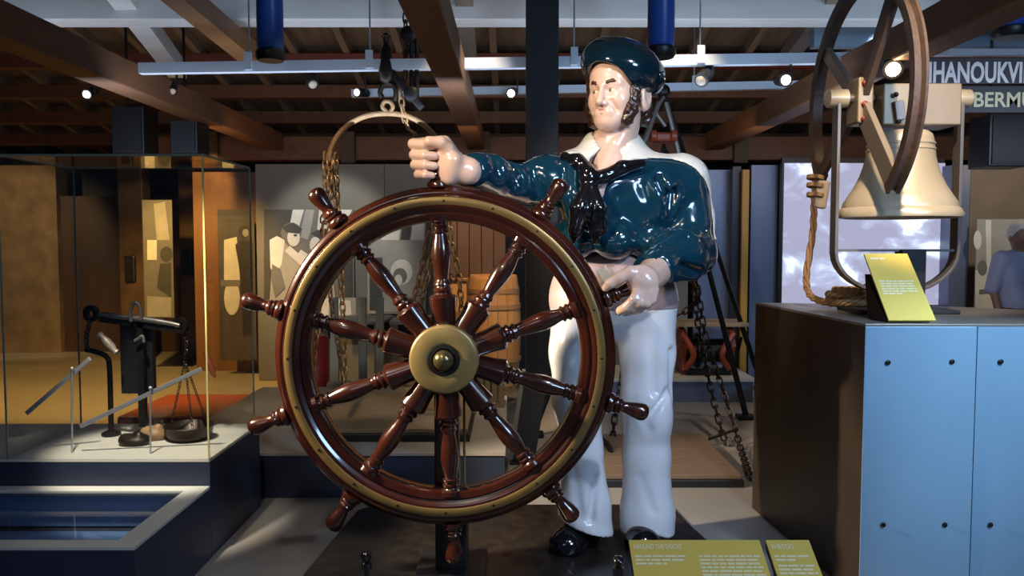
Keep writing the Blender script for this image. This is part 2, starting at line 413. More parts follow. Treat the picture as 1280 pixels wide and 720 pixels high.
# ------------------------------------------------------------------ lettering
def text_mb(txt, o, right, up, width=None, height=None, thick=.002, mb=None, bold=0):
    cu = bpy.data.curves.new('t', 'FONT'); cu.body = txt; cu.extrude = 0; cu.offset = bold; cu.resolution_u = 3
    ob = bpy.data.objects.new('t', cu); C.objects.link(ob)
    dg = bpy.context.evaluated_depsgraph_get(); me = bpy.data.meshes.new_from_object(ob.evaluated_get(dg))
    vs = [v.co.copy() for v in me.vertices]; fs = [tuple(p.vertices) for p in me.polygons]
    bpy.data.objects.remove(ob); bpy.data.curves.remove(cu); bpy.data.meshes.remove(me)
    x0, x1 = min(v.x for v in vs), max(v.x for v in vs); y0, y1 = min(v.y for v in vs), max(v.y for v in vs)
    sx = width / (x1 - x0) if width else height / (y1 - y0); sy = height / (y1 - y0) if height else sx
    right, up = Vector(right).normalized(), Vector(up).normalized(); n = right.cross(up)
    mb = mb or MB(); W = [Vector(o) + right * (v.x - x0) * sx + up * (v.y - y0) * sy + n * thick for v in vs]
    return mb.add(W, fs)

# ================================================================== THE ROOM
struct(MB().box2((-9, -2.5, -.06), (8, 12.2, 0)).build('floor', 'floor'))
struct(MB().box2((-9, 11.9, 0), (8, 12.1, 3.3)).build('wall_back', 'wall'))
struct(MB().box2((-9.1, -2.5, 0), (-8.95, 12.1, 4.8)).build('wall_left', 'wall'))
struct(MB().box2((7.9, -2.5, 0), (8.05, 12.1, 4.8)).build('wall_right', 'wall'))
rz = lambda y: 4.6 - .213 * (y - 4)
mb = MB(); mb.prism([(-9, 12.2, rz(12.2)), (-9, 3.2, rz(3.2)), (-9, 3.2, rz(3.2) + .1), (-9, 12.2, rz(12.2) + .1)], (17, 0, 0))
struct(mb.build('ceiling', 'roof'))
# rafters under the roof boards
for i in range(30):
    x = -8 + i * .52 + random.uniform(-.05, .05)
    trim(MB().prism([(x, 4.2, rz(4.2) - .11), (x, 12, rz(12) - .11), (x, 12, rz(12)), (x, 4.2, rz(4.2))], (.07, 0, 0)), 'rafter')
for y, m_ in ((8.5, 'beam_red'), (9.3, 'beam'), (10.1, 'beam'), (10.9, 'beam')):
    trim(MB().box2((-8.9, y, rz(y) - .26), (7.8, y + .13, rz(y) - .115)), m_)
# pale purlin across the top of the view, timber ties running away, tie beam at the back
trim(MB().box2((-8.9, 6.0, 3.19), (7.8, 6.22, 3.50)), 'purlin', .01)
for x, w in ((-2.78, .20), (-.42, .19), (2.36, .20)):
    trim(MB().box2((x - w / 2, 2.4, 2.63), (x + w / 2, 9.45, 2.83)), 'beam', .012)
trim(MB().box2((-4.4, 9.5, 2.52), (7.8, 9.72, 2.80)), 'beam', .012)
trim(MB().bar(P(135, -30, 5.6), P(222, 88, 7.6), .16, .14), 'purlin')
trim(MB().bar(P(160, -60, 4.6), P(330, 82, 6.6), .15, .14), 'cask')
trim(MB().bar(P(578, -30, 5.6), P(588, 80, 7.6), .13, .12), 'rafter')
trim(MB().bar(P(1062, -30, 5.6), P(985, 70, 7.6), .13, .12), 'rafter')
# short blocks where ties meet the beam
for x in (-3.6, -2.0, -.42, .9, 2.6, 4.2):
    trim(MB().box2((x, 9.42, 2.48), (x + .16, 9.5, 2.84)), 'post_gold')

# stone wall and wood lining far left, seen through the case
struct(MB().box2((-8.9, 11.2, 0), (-6.35, 11.5, 2.62)).build('wall_stone', 'stone'))
struct(MB().box2((-6.35, 11.3, 0), (-3.4, 11.5, 2.2)).build('wall_lining', 'wall_wood'))

# ceiling track rails with hangers
def rail(name, a, b, w, h, m_, hang, label):
    e = empty(name, (a + b) / 2, label, 'ceiling rail')
    MB().bar(a, b, w, h).build('rail_bar', m_, e)
    for t in hang:
        p = a.lerp(b, t)
        MB().tube([p + Vector((0, 0, h / 2)), Vector((p.x, p.y, min(rz(p.y) - .01, p.z + .6)))], .006, 6).build('hanger_wire', 'wire', e)
        MB().box(p + Vector((0, -.035, .035)), (.05, .02, .12)).build('hanger_clip', 'track', e)
rail('ceiling_rail', P(175, 86, 5.6), P(1122, 72, 5.6), .06, .072, 'track', (.145, .304, .573, .739), 'white steel lighting rail hung under the pale roof purlin')
rail('ceiling_rail', P(440, 117, 7.4), P(1010, 106, 7.4), .06, .07, 'track', (.2, .75), 'pale blue-lit rail hung behind the longer white rail')
rail('ceiling_rail', P(1015, 48, 6.6), P(1340, 48, 6.6), .10, .15, 'track_blue', (.3, .7), 'blue-grey box rail above the painted name board')
rail('ceiling_rail', P(1130, 66, 6.3), P(1340, 66, 6.3), .06, .05, 'track', (.2,), 'thin white rail just above the painted name board')
# blue tubes
def blue_tube(x, y, r, Y, label):
    p = P(x, y, Y); e = empty('ceiling_tube', p, label, 'ceiling tube', 'blue ceiling tubes'); R = r * Y / 1000
    MB().lathe([(R * .85, 0), (R, .02), (R, 1.2)], p, (0, 0, 1), 28).build('tube_body', 'tube_blue', e)
    MB().lathe([(R * .95, -.02), (R * 1.12, 0), (R * 1.12, .035), (R * .9, .05)], p - Vector((0, 0, .04)), (0, 0, 1), 28).build('tube_cap', 'black', e)
blue_tube(338, 64, 16, 5.0, 'blue ceiling tube between the roof timbers on the left')
blue_tube(826, 60, 16.5, 5.0, 'blue ceiling tube directly behind the sailor\'s cap')
blue_tube(1264, 36, 20, 5.2, 'blue ceiling tube above the painted name board')

# spot lamps
def spot_lamp(px, py, Y, aim, on, label, s=1.0):
    p = P(px, py, Y); e = empty('ceiling_spotlight', p, label, 'spotlight', 'ceiling spotlights')
    d = (Vector(aim)).normalized()
    MB().lathe([(.028 * s, -.10 * s), (.04 * s, -.085 * s), (.045 * s, .0), (.048 * s, .05 * s), (.042 * s, .05 * s)], p, d, 16).build('lamp_housing', 'lamp_body', e)
    MB().sphere(p + d * .044 * s, (.034 * s, .034 * s, .034 * s), 8).build('lamp_glass', ('lamp_dim', 'lamp_on', 'lamp_hot')[on], e)
    MB().bar(p + Vector((.05 * s, 0, 0)), p + Vector((.05 * s, 0, .15)), .012, .02, (0, 1, 0)).build('lamp_bracket', 'lamp_body', e)
spot_lamp(112, 116, 6.6, (-.1, -1, -.5), 1, 'small lit spotlight at far left above the glass case', .9)
spot_lamp(181, 122, 6.6, (1, -.6, -.2), 0, 'unlit spotlight behind the long left roof timber', .9)
spot_lamp(215, 110, 6.4, (.3, -.6, -.8), 0, 'small spotlight under the left end of the white rail', .8)
spot_lamp(389, 101, 6.3, (.4, -.6, -.7), 0, 'black spotlight between the blue tube and the hanging hook', 1.0)
spot_lamp(451, 116, 7.3, (-.8, -1, -.1), 1, 'lit spotlight on the left end of the rear rail', .9)
spot_lamp(640, 116, 7.3, (-.2, -1, -.3), 1, 'lit spotlight just left of the charcoal column', 1.0)
spot_lamp(693, 100, 6.2, (-.1, -.8, -.7), 0, 'dim spotlight between the column and the sailor\'s cap', .9)
spot_lamp(880, 96, 5.6, (-.6, -.7, -.7), 0, 'black tilted spotlight right of the sailor\'s cap', 1.1)
spot_lamp(979, 100, 5.6, (.05, -1, -.2), 1, 'lit spotlight left of the bell wheel', 1.0)
spot_lamp(1114, 84, 4.9, (-.25, -1, -.45), 2, 'brightest spotlight, glowing behind the bell wheel', 1.25)
# hung black boxes
for x0, y0, x1, y1, Y, lb in ((140, 133, 179, 192, 7.2, 'black box hung above the left part of the glass case'), (213, 150, 246, 192, 7.2, 'black box hung above the right part of the glass case'),
                              (1236, 142, 1292, 208, 6.4, 'black loudspeaker box hung below the painted name board')):
    a, b = P(x0, y1, Y), P(x1, y0, Y); e = empty('hanging_speaker', Vector(((a.x + b.x) / 2, Y, a.z)), lb, 'loudspeaker')
    MB().box2((a.x, Y, a.z), (b.x, Y + .3, b.z)).build('cabinet', 'black', e, bevel=.01)
    MB().box2((a.x + .02, Y - .01, a.z + .02), (b.x - .02, Y, b.z - .02)).build('grille', 'iron_dark', e)
    MB().tube([(a.x + .08, Y + .15, b.z), (a.x + .08, Y + .15, rz(Y) - .02)], .012, 8).build('hanger_rod', 'iron_dark', e)

# ================================================================== back displays
def panel(name, x0, y0, x1, y1, Y, m_, label, cat='display panel', th=.06, to_floor=False):
    a, b = P(x0, y1, Y), P(x1, y0, Y); z0 = 0 if to_floor else a.z
    o = MB().box2((a.x, Y, z0), (b.x, Y + th, b.z)).build(name, m_, bevel=.004); return tag(o, label, cat)
panel('display_board', 322, 205, 480, 380, 8.9, 'panel_grey', 'grey display panel carrying the photograph of two women', to_floor=True)
panel('display_board', 482, 205, 590, 380, 8.9, 'panel_grey', 'grey display panel carrying the photograph seen through the upper wheel', to_floor=True)
panel('display_board', 592, 205, 704, 380, 9.0, 'dark_grey', 'dark display panel behind the barrel and column', to_floor=True)
panel('display_board', 706, 205, 862, 380, 9.0, 'panel_grey', 'grey display panel behind the sailor', to_floor=True)
panel('display_board', 866, 212, 921, 470, 8.9, 'panel_blue', 'narrow blue-grey panel right of the sailor\'s elbow', to_floor=True)
panel('display_board', 935, 206, 973, 470, 8.8, 'panel_blue', 'narrow blue-purple panel left of the film screen', to_floor=True)
panel('display_board', 1182, 206, 1214, 470, 8.4, 'panel_blue', 'dark blue-grey upright panel right of the film screen', to_floor=True, th=.2)
panel('display_board', 1212, 208, 1330, 272, 8.9, 'panel_tan', 'tan panel above the pale mural at the right edge', to_floor=True)
panel('display_board', 246, 215, 320, 470, 9.6, 'cask', 'brown panel behind the right side of the glass case', to_floor=True)
a = P(931, 212, 8.6); tag(MB().box2((a.x - .02, 8.6, 0), (a.x + .05, 8.66, a.z)).build('yellow_post', 'yellow_post'), 'thin mustard-yellow post left of the film screen', 'post')
a = P(922, 208, 8.7); tag(MB().box2((a.x - .05, 8.7, 0), (a.x + .04, 8.8, a.z)).build('black_post', 'black'), 'black post beside the thin mustard post', 'post')

# film screen
a, b = P(977, 381, 8.6), P(1181, 204, 8.6)
e = empty('film_screen', Vector(((a.x + b.x) / 2, 8.6, a.z)), 'bright screen with a film of a breaking sea behind the bell', 'screen')
MB().box2((a.x, 8.59, a.z), (b.x, 8.6, b.z)).build('screen_surface', 'screen', e)
MB().box2((a.x - .02, 8.605, 0), (b.x - .0, 8.68, b.z + .06)).build('screen_back', 'black', e)

# photo prints
def print_photo(name, quads, x0, y0, x1, y1, Y, base, label):
    a, b = P(x0, y1, Y), P(x1, y0, Y); mb = MB(); mats = ['g0', 'g1', 'g2', 'g3', 'g4']; mb.cur = base
    mb.box2((a.x, Y - .012, a.z), (b.x, Y, b.z))
    for k, (g, pts) in enumerate(quads):
        mb.cur = g; mb.add([P(x, y, Y - .0125 - .0007 * (k + 1)) for x, y in pts], [tuple(range(len(pts)))])
    o = mb.build(name, mats); return tag(o, label, 'photograph')
def blob(cx, cy, rx, ry, n=14, rot=0):
    c, s = math.cos(rot), math.sin(rot)
    return [(cx + rx * math.cos(2 * PI * i / n) * c - ry * math.sin(2 * PI * i / n) * s, cy + rx * math.cos(2 * PI * i / n) * s + ry * math.sin(2 * PI * i / n) * c) for i in range(n)]
print_photo('wall_photograph', [
    (1, [(330, 262), (372, 262), (352, 300), (345, 375), (330, 375)]), (4, [(366, 262), (380, 262), (372, 290), (360, 292)]), (3, [(382, 262), (393, 262), (386, 300), (374, 296)]),
    (4, [(399, 262), (440, 262), (430, 285), (408, 300), (396, 290)]),
    (3, [(337, 308), (350, 296), (362, 310), (372, 324), (386, 336), (378, 376), (337, 376), (340, 330)]), (4, [(337, 300), (346, 295), (356, 300), (352, 330), (344, 345), (338, 335)]),
    (2, blob(364, 291, 13, 13)), (4, blob(367, 297, 8, 11)), (4, [(356, 314), (362, 307), (392, 334), (388, 342)]), (2, blob(397, 300, 12, 13)), (4, blob(394, 306, 7, 10)),
    (3, [(384, 330), (395, 320), (412, 318), (420, 376), (378, 376)]), (4, [(380, 330), (392, 322), (376, 312), (372, 318)]),
    (2, [(340, 330), (350, 336), (356, 360), (344, 372), (339, 350)]), (1, blob(369, 294, 2.2, 1.4)), (1, [(352, 284), (366, 278), (378, 286), (373, 292), (358, 290)]), (1, [(388, 292), (398, 287), (408, 294), (402, 299)]),
    (1, [(418, 300), (440, 300), (440, 376), (424, 376)])], 330, 262, 442, 376, 8.88, 2, 'black and white photograph of two women seen left of the wheel')
print_photo('wall_photograph', [
    (4, [(482, 262), (504, 262), (498, 302), (476, 302)]), (3, [(462, 300), (524, 300), (524, 320), (462, 320)]), (1, [(504, 276), (516, 276), (512, 300), (500, 300)]),
    (4, [(516, 262), (530, 262), (530, 300), (514, 300)]), (1, [(462, 322), (478, 322), (478, 388), (462, 388)]), (4, blob(502, 340, 14, 16)), (2, blob(500, 345, 9, 10)), (4, blob(498, 350, 5, 7)),
    (3, [(484, 366), (520, 366), (528, 390), (480, 390)])], 460, 262, 532, 392, 8.88, 3, 'black and white photograph seen through the upper left wheel spokes')
print_photo('wall_photograph', [
    (4, [(402, 375), (412, 372), (410, 400), (402, 400)]), (4, [(420, 374), (438, 376), (440, 399), (420, 399)]), (1, [(413, 374), (417, 374), (417, 400), (413, 400)])], 398, 372, 445, 401, 8.7, 3,
    'small pale photograph low behind the left wheel spokes')
print_photo('wall_photograph', [
    (3, [(192, 255), (206, 252), (212, 300), (196, 300)]), (1, blob(208, 318, 8, 10)), (1, [(200, 330), (214, 328), (214, 372), (196, 360)]), (4, [(184, 300), (196, 300), (196, 325), (184, 325)]),
    (3, [(184, 370), (214, 372), (214, 396), (184, 396)])], 182, 250, 215, 397, 9.4, 2, 'grey photograph strip seen through the middle of the glass case')
print_photo('wall_photograph', [
    (4, [(280, 300), (296, 296), (300, 350), (280, 350)]), (0, blob(305, 290, 7, 8)), (3, blob(307, 291, 4, 5)), (0, [(294, 306), (304, 298), (316, 304), (316, 420), (304, 420), (300, 340)]),
    (4, blob(290, 372, 10, 22)), (2, [(276, 350), (300, 350), (300, 358), (276, 358)])], 276, 262, 318, 450, 9.3, 1, 'photograph of a dark-clad worker seen through the case\'s right side')
print_photo('wall_photograph', [
    (4, blob(1222, 300, 5, 12)), (4, [(1232, 275), (1239, 275), (1239, 385), (1234, 385)]), (4, [(1219, 338), (1262, 336), (1266, 386), (1219, 386)]), (2, blob(1228, 335, 6, 10)),
    (4, blob(1248, 352, 12, 10)), (2, [(1224, 362), (1250, 360), (1252, 366), (1224, 368)])], 1217, 274, 1330, 388, 8.3, 3, 'pale mural with white shapes behind the visitor')

# golden posts with black devices seen through the case
for x0, x1, cy in ((146, 178, 336), (222, 244, 330)):
    a, b = P(x0, 240, 10.4), P(x1, 240, 10.4)
    e = empty('oak_post', Vector(((a.x + b.x) / 2, 10.5, 0)), 'oak post with a black handset, seen through the case ' + ('near its middle' if x0 < 200 else 'beside its right pane'), 'post')
    MB().box2((a.x, 10.4, 0), (b.x, 10.65, a.z + .55)).build('post_body', 'post_gold', e, bevel=.02)
    c = P((x0 + x1) / 2 + 1, cy, 10.38); h = MB().box(c, (.14, .06, .34)).build('handset', 'black', e, bevel=.02)
    MB().box(c + Vector((0, -.035, .09)), (.10, .01, .06)).build('handset_window', 'dark_grey', h)

# low rear platform at right with winch
a, b = P(840, 475, 7.7), P(930, 475, 7.7)
e = empty('rear_platform', Vector(((a.x + b.x) / 2, 7.7, 0)), 'low blue-grey platform under the orange winch', 'platform')
MB().box2((.55, 7.7, 0), (2.34, 8.55, .20)).build('platform_body', 'panel_blue', e)
MB().box2((.53, 7.68, .20), (2.36, 8.56, .235)).build('platform_top', 'plinth_top', e, bevel=.004)
# orange winch
wx, wy = 1.93, 8.05
e = empty('hand_winch', (wx, wy, .235), 'orange and black hand winch under a plank table, seen right of the sailor', 'winch')
def W(x, y, z): return (wx + x, wy + y, z)
MB().box2(W(-.36, -.22, .72), W(.40, .22, .76)).build('top_board', 'slab', e, bevel=.004)
for sx in (-1, 1):
    x = sx * .24; fr = MB(); fr.prism([W(x, -.18, .24), W(x, .18, .24), W(x, .12, .40), W(x, .16, .62), W(x, .05, .70), W(x, -.10, .68), W(x, -.18, .52), W(x, -.10, .38)], (.05, 0, 0)); fr.build('side_frame', 'orange', e, bevel=.008)
    MB().tube(smooth_path([W(x - sx * .02, -.2, .30), W(x - sx * .10, -.22, .45), W(x + sx * .02, -.2, .66)]), .03, 8).build('curved_guard', 'orange', e)
MB().tube([W(-.22, 0, .46), W(.26, 0, .46)], .12, 18).build('drum', 'iron_dark', e)
MB().lathe([(.17, -.02), (.18, 0), (.17, .02)], W(-.06, 0, .46), (1, 0, 0), 20).build('gear_wheel', 'iron_dark', e)
MB().box2(W(-.2, -.20, .24), W(.24, -.14, .30)).build('cross_bar', 'iron_dark', e)
MB().tube([W(.29, 0, .46), W(.36, 0, .46), W(.36, -.10, .60)], .016, 8).build('crank_handle', 'iron_dark', e)

# far low display tables behind the left half of the wheel
def table(x0, x1, ytop, Y, label, dy=.7):
    a, b = P(x0, ytop, Y), P(x1, ytop, Y); e = empty('display_table', Vector(((a.x + b.x) / 2, Y + dy / 2, 0)), label, 'display table')
    MB().box2((a.x, Y, a.z - .03), (b.x, Y + dy, a.z)).build('table_top', 'plinth_top', e, bevel=.004)
    MB().box2((a.x + .03, Y + .02, a.z - .16), (b.x - .03, Y + dy - .02, a.z - .03)).build('apron', 'dark_grey', e)
    for x in (a.x + .05, b.x - .05):
        for y in (Y + .05, Y + dy - .05): MB().box2((x - .035, y - .035, 0), (x + .035, y + .035, a.z - .03)).build('leg', 'grey_leg', e)
    return e
table(398, 478, 402, 7.6, 'grey display table seen between the left wheel spokes')
table(486, 532, 402, 7.9, 'narrow grey display table seen left of the wheel hub')
o = MB().box2((P(405, 0, 7.15).x, 7.05, 0), (P(448, 0, 7.15).x, 7.18, .30)).build('low_display_box', 'grey_top'); tag(o, 'low grey box on the floor behind the left spokes', 'display box')
o.location.z = .0 if o.location.z < .25 else o.location.z
o.location.z = 0.0
# slim grey uprights
for x, Y in ((417, 7.3), (452, 7.2), (474, 7.4)):
    a = P(x, 372, Y); o = MB().box2((a.x - .035, Y, 0), (a.x + .035, Y + .05, a.z)).build('display_upright', 'grey_leg', bevel=.003)
    tag(o, {417: 'slim grey-green upright, leftmost of three behind the left spokes', 452: 'slim grey-green upright, middle one of three behind the left spokes', 474: 'slim grey-green upright, rightmost of three behind the left spokes'}[x], 'upright', 'slim uprights behind the wheel')
# red drum
c = P(392, 470, 7.2); e = empty('red_drum', (c.x, 7.2, 0), 'dull red drum behind the left edge of the wheel', 'drum')
MB().lathe([(.13, 0), (.14, .01), (.135, .25), (.142, .26), (.135, .27), (.135, .68), (.14, .70), (.12, .70)], (c.x, 7.2, 0), (0, 0, 1), 24).build('drum_body', 'red', e)
MB().lathe([(.12, 0), (.12, .012), (.03, .02), (.03, .03)], (c.x, 7.2, .70), (0, 0, 1), 24).build('drum_lid', 'red', e)

# ================================================================== platform behind the wheel with slab, barrel, box
YF = 4.78
a, b = G(300, 628), G(631, 628)
e = empty('display_platform', ((a.x + b.x) / 2 , 5.9, 0), 'long navy platform behind the wheel carrying the oak slab and barrel', 'platform')
MB().box2((-2.2, YF, 0), (-.045, 7.0, .262)).build('platform_body', 'navy_panel', e)
MB().box2((-2.2, YF - .01, .262), (-.04, 7.0, .277)).build('platform_top', 'grey_top', e)
PT = .277
def slab(name, x0, x1, y0, y1, z0, th, m_, label, nb=5):
    e = empty(name, ((x0 + x1) / 2, (y0 + y1) / 2, z0), label, 'weighing platform'); w = (y1 - y0 - .04) / nb
    MB().box2((x0, y0, z0), (x1, y1, z0 + th * .62)).build('iron_tray', 'black', e, bevel=.006)
    for i in range(nb):
        MB().box2((x0 + .015, y0 + .02 + i * w + .001, z0 + th * .62), (x1 - .015, y0 + .02 + (i + 1) * w - .001, z0 + th)).build('board', m_, e, bevel=.004)
slab('scale_pan', -1.36, -.27, 5.05, 6.35, PT, .08, 'slab', 'large oak scale pan lying on the navy platform behind the wheel')
slab('scale_pan', .40, 1.47, 4.98, 6.1, 0, .08, 'slab2', 'worn timber scale pan on the floor behind the sailor\'s legs')
# barrel
bx, by = P(617, 400, 6.75).x, 6.75
e = empty('oak_barrel', (bx, by, PT), 'tall oak barrel on the platform seen between the right-hand spokes', 'barrel')
prof = [(.185, 0), (.205, .12), (.222, .3), (.232, .5), (.228, .68), (.218, .84), (.203, .97), (.195, 1.0)]
N = 18
for i in range(N):
    a0, a1 = 2 * PI * i / N + .008, 2 * PI * (i + 1) / N - .008; mb = MB(); vs = []; 
    for r, h in prof:
        for a_ in (a0, (a0 + a1) / 2, a1):
            vs.append((bx + r * math.cos(a_), by + r * math.sin(a_), PT + h))
        for a_ in (a1, a0): vs.append((bx + (r - .025) * math.cos(a_), by + (r - .025) * math.sin(a_), PT + h))
    fs = []
    for j in range(len(prof) - 1):
        for k in range(5): fs.append((j * 5 + k, j * 5 + (k + 1) % 5, (j + 1) * 5 + (k + 1) % 5, (j + 1) * 5 + k))
    fs.append((4, 3, 2, 1, 0)); q = (len(prof) - 1) * 5; fs.append((q, q + 1, q + 2, q + 3, q + 4))
    mb.add(vs, fs, False).build('stave', 'barrel', e)
MB().lathe([(.18, 0), (.18, .02)], (bx, by, PT + .95), (0, 0, 1), 24).build('head', 'barrel', e)
for r, h in ((.206, .10), (.226, .30), (.226, .74), (.215, .87)):
    MB().lathe([(r + .001, -.02), (r + .006, -.02), (r + .006, .02), (r + .001, .02)], (bx, by, PT + h), (0, 0, 1), 36, closed=True).build('hoop', 'barrel_hoop', e)
# tall brown wooden case behind the barrel
a, b = P(541, 275, 7.6), P(652, 275, 7.6)
e = empty('wooden_case', ((a.x + b.x) / 2, 7.8, 0), 'tall brown wooden case standing behind the barrel', 'wooden case')
n = 6; w = (min(b.x, -.06) - a.x) / n
for i in range(n): MB().box2((a.x + i * w + .003, 7.6, 0), (a.x + (i + 1) * w - .003, 7.64, a.z)).build('front_board', 'cask', e, bevel=.004)
MB().box2((a.x, 7.64, 0), (a.x + n * w, 8.1, a.z - .01)).build('case_body', 'cask', e)
MB().box2((a.x - .02, 7.58, a.z), (a.x + n * w + .02, 8.12, a.z + .04)).build('case_top', 'cask', e)
# small wooden box behind top of hub
a, b = P(552, 405, 6.42), P(583, 352, 6.42)
e = empty('tally_box', ((a.x + b.x) / 2, 6.6, PT), 'small brown wooden box on a dark stand just above the hub', 'wooden box')
MB().box2((a.x, 6.42, a.z + .1), (b.x, 6.56, b.z)).build('box_body', 'barrel', e, bevel=.006)
MB().box2((a.x - .01, 6.41, b.z), (b.x + .01, 6.57, b.z + .025)).build('box_lid', 'cask', e, bevel=.004)
MB().box2((a.x - .02, 6.40, PT), (b.x + .01, 6.57, a.z + .1)).build('stand', 'cask', e)
# crate with gaps right of barrel foot
a = P(600, 503, 6.1); e = empty('slatted_crate', (a.x + .12, 6.2, PT), 'low slatted crate at the foot of the barrel', 'crate')
for i in range(4):
    MB().box2((-.26 + i * .052, 6.1, PT), (-.26 + i * .052 + .040, 6.13, PT + .27)).build('slat', 'slab', e, bevel=.002)
MB().box2((-.265, 6.09, PT + .27), (-.05, 6.35, PT + .30)).build('lid', 'slab', e, bevel=.003)
MB().box2((-.26, 6.31, PT), (-.06, 6.34, PT + .27)).build('back_board', 'slab', e)

# leaning grey stand at the platform end
c = G(655, 580)
e = empty('display_totem', (c.x, c.y, 0), 'tall charcoal column on a slanted grey foot, behind the sailor\'s raised arm', 'column')
a, b = P(657, 466, 5.4), P(697, 466, 5.4)
MB().box2((a.x, 5.38, a.z), (b.x, 5.52, rz(5.52) - .01)).build('shaft', 'dark_grey', e, bevel=.004)
MB().prism([P(686, 464, 5.40), P(657, 464, 5.40), P(640, 580, 5.58), P(668, 580, 5.58)], (0, .10, 0)).build('slanted_foot', 'charcoal2', e)
MB().prism([P(657, 464, 5.40), P(653, 464, 5.40), P(634.5, 580, 5.58), P(640, 580, 5.58)], (0, .10, 0)).build('foot_edge', 'grey_leg', e)
MB().box2((c.x - .10, 5.50, 0), (c.x + .12, 5.80, .015)).build('foot_plate', 'dark_grey', e, bevel=.003)

# ================================================================== tripod with hoist, chains
AP = P(829, 114, 6.9)
e = empty('hoist_tripod', (AP.x, AP.y, 0), 'tall black iron tripod rising behind the sailor', 'tripod')
FL, FA, FB = G(667, 546), G(932, 524), Vector((2.62, 8.3, 0))
for F_, m_ in ((FL, 'alu'), (FA, 'alu'), (FB, 'iron_dark')):
    top = AP + (F_ - AP).normalized() * .04; mid = AP.lerp(F_, .36)
    L = MB().tube([top, F_ + Vector((0, 0, .04))], [.020, .026], 12).build('leg', 'iron_dark', e)
    if m_ == 'alu': MB().tube([top.lerp(F_, .02), mid], [.023, .0255], 12).build('leg_sleeve', 'strap', L)
    MB().box(F_ + Vector((0, 0, .02)), (.16, .12, .04)).build('foot', 'iron_dark', e, bevel=.01)
MB().sphere(AP, .06, 8).build('apex_joint', 'iron_dark', e)
hk = P(827, 160, 6.9)
e = empty('chain_hoist', (hk.x, hk.y, hk.z), 'orange chain hoist hanging inside the tripod behind the sailor\'s neck', 'hoist')
MB().tube(smooth_path([AP + Vector((-.0, -.02, -.05)), P(820, 138, 6.86), P(826, 150, 6.86), P(832, 158, 6.86)]), .018, 8).build('hook', 'strap', e)
MB().box(P(829, 172, 6.9), (.17, .12, .08)).build('hoist_body', 'orange', e, bevel=.02)
for x in (817, 842): MB().lathe([(.03, -.03), (.05, -.02), (.05, .02), (.03, .03)], P(x, 170, 6.85), (1, 0, 0), 14).build('sheave', 'orange', e)
pts = [P(829, 182, 6.9), P(852, 290, 6.6), P(866, 345, 6.4)]
chains = [([P(829, 182, 6.9), P(850, 290, 6.6), P(866, 350, 6.4), P(872, 400, 6.3), P(885, 470, 6.2), P(897, 520, 6.1), P(906, 552, 6.05)], 'dark chain falling behind the sailor\'s elbow to a hook over the timber pan'),
          ([P(831, 182, 6.95), P(853, 292, 6.7), P(870, 350, 6.45), P(882, 420, 6.4), P(906, 495, 6.2), P(924, 555, 5.9), P(938, 598, 5.1)], 'dark chain from the sailor\'s elbow to the pan corner by the steel plinth'),
          ([P(866, 352, 6.42), P(872, 372, 6.36), P(858, 388, 6.4), P(840, 396, 6.4), P(820, 402, 6.4)], 'loop of dark chain gathered beside the sailor\'s trouser leg'),
          ([P(828, 184, 6.85), P(800, 350, 6.5), P(772, 500, 6.1), P(766, 560, 5.9), P(776, 603, 5.1)], 'dark chain hanging between the sailor\'s legs')]
for i, (p, lb) in enumerate(chains):
    o = chain_mb(p, .085, .034, .0075).build('hanging_chain', 'chain_dark'); tag(o, lb, 'chain', 'tripod chains')
o = MB().tube(smooth_path([P(906, 550, 6.04), P(908, 562, 6.02), P(914, 556, 6.0)]), .012, 8).build('chain_hook', 'chain_dark'); tag(o, 'dark hook at the end of the chain over the timber pan', 'hook')
mb = MB(); a, b = P(886, 549, 5.9), P(922, 536, 6.0); mb.tube([a, b], .012, 8); o = mb.build('chain_bar', 'chain_dark'); tag(o, 'thin dark bar hanging by the end of the tripod chain', 'bar')
mb = MB().tube(smooth_path([P(752, 549, 5.7), P(762, 560, 5.6), P(768, 585, 5.4), P(772, 598, 5.2)]), [.02] * 18 + [.02], 8); o = mb.build('iron_hook', 'iron_dark'); tag(o, 'dark curved iron hook hanging between the sailor\'s trouser legs', 'hook')
# small blue-topped plinth at the tripod foot
a, b = G(921, 545), G(946, 530)
e = empty('tripod_plinth', (2.7, 6.9, 0), 'small blue-topped plinth beside the tripod foot', 'plinth')
MB().prism([(2.16, 6.95, .02), (2.7, 6.3, .02), (3.3, 6.9, .02), (2.7, 7.5, .02)], (0, 0, .30)).build('plinth_body', 'dark_grey', e)
MB().prism([(2.15, 6.95, .32), (2.7, 6.28, .32), (3.32, 6.9, .32), (2.7, 7.52, .32)], (0, 0, .02)).build('plinth_cap', 'panel_blue', e)
MB().box2((2.4, 6.7, 0), (3.0, 7.2, .02)).build('plinth_foot', 'black', e)

# ================================================================== hanging beam scale on the left
YH = 5.6
top = P(516, 60, YH)
e = empty('hanging_scale', P(480, 142, YH), 'rusty iron hoop scale hung on hooks and chains behind the sailor\'s raised hand', 'scale')
arc = [P(410, 200, YH), P(414, 185, YH), P(424, 167, YH), P(440, 153, YH), P(460, 144.5, YH), P(482, 142, YH), P(504, 144, YH), P(524, 152, YH), P(540, 166, YH), P(547, 180, YH), P(549, 200, YH)]
MB().tube(smooth_path(arc, 4), .018, 10).build('hoop', 'chain', e)
MB().tube(smooth_path([P(484, 140, YH), P(478, 134, YH), P(481, 127, YH), P(488, 128, YH), P(491, 134, YH), P(488, 140, YH), P(484, 142, YH)], 4), .015, 8).build('ring', 'chain', e)
MB().tube(smooth_path([P(478, 122, YH), P(475, 116, YH), P(478, 108, YH), P(484, 104, YH), P(492, 107, YH), P(495, 116, YH), P(493, 126, YH)], 4), .018, 8).build('hook', 'chain_dark', e)
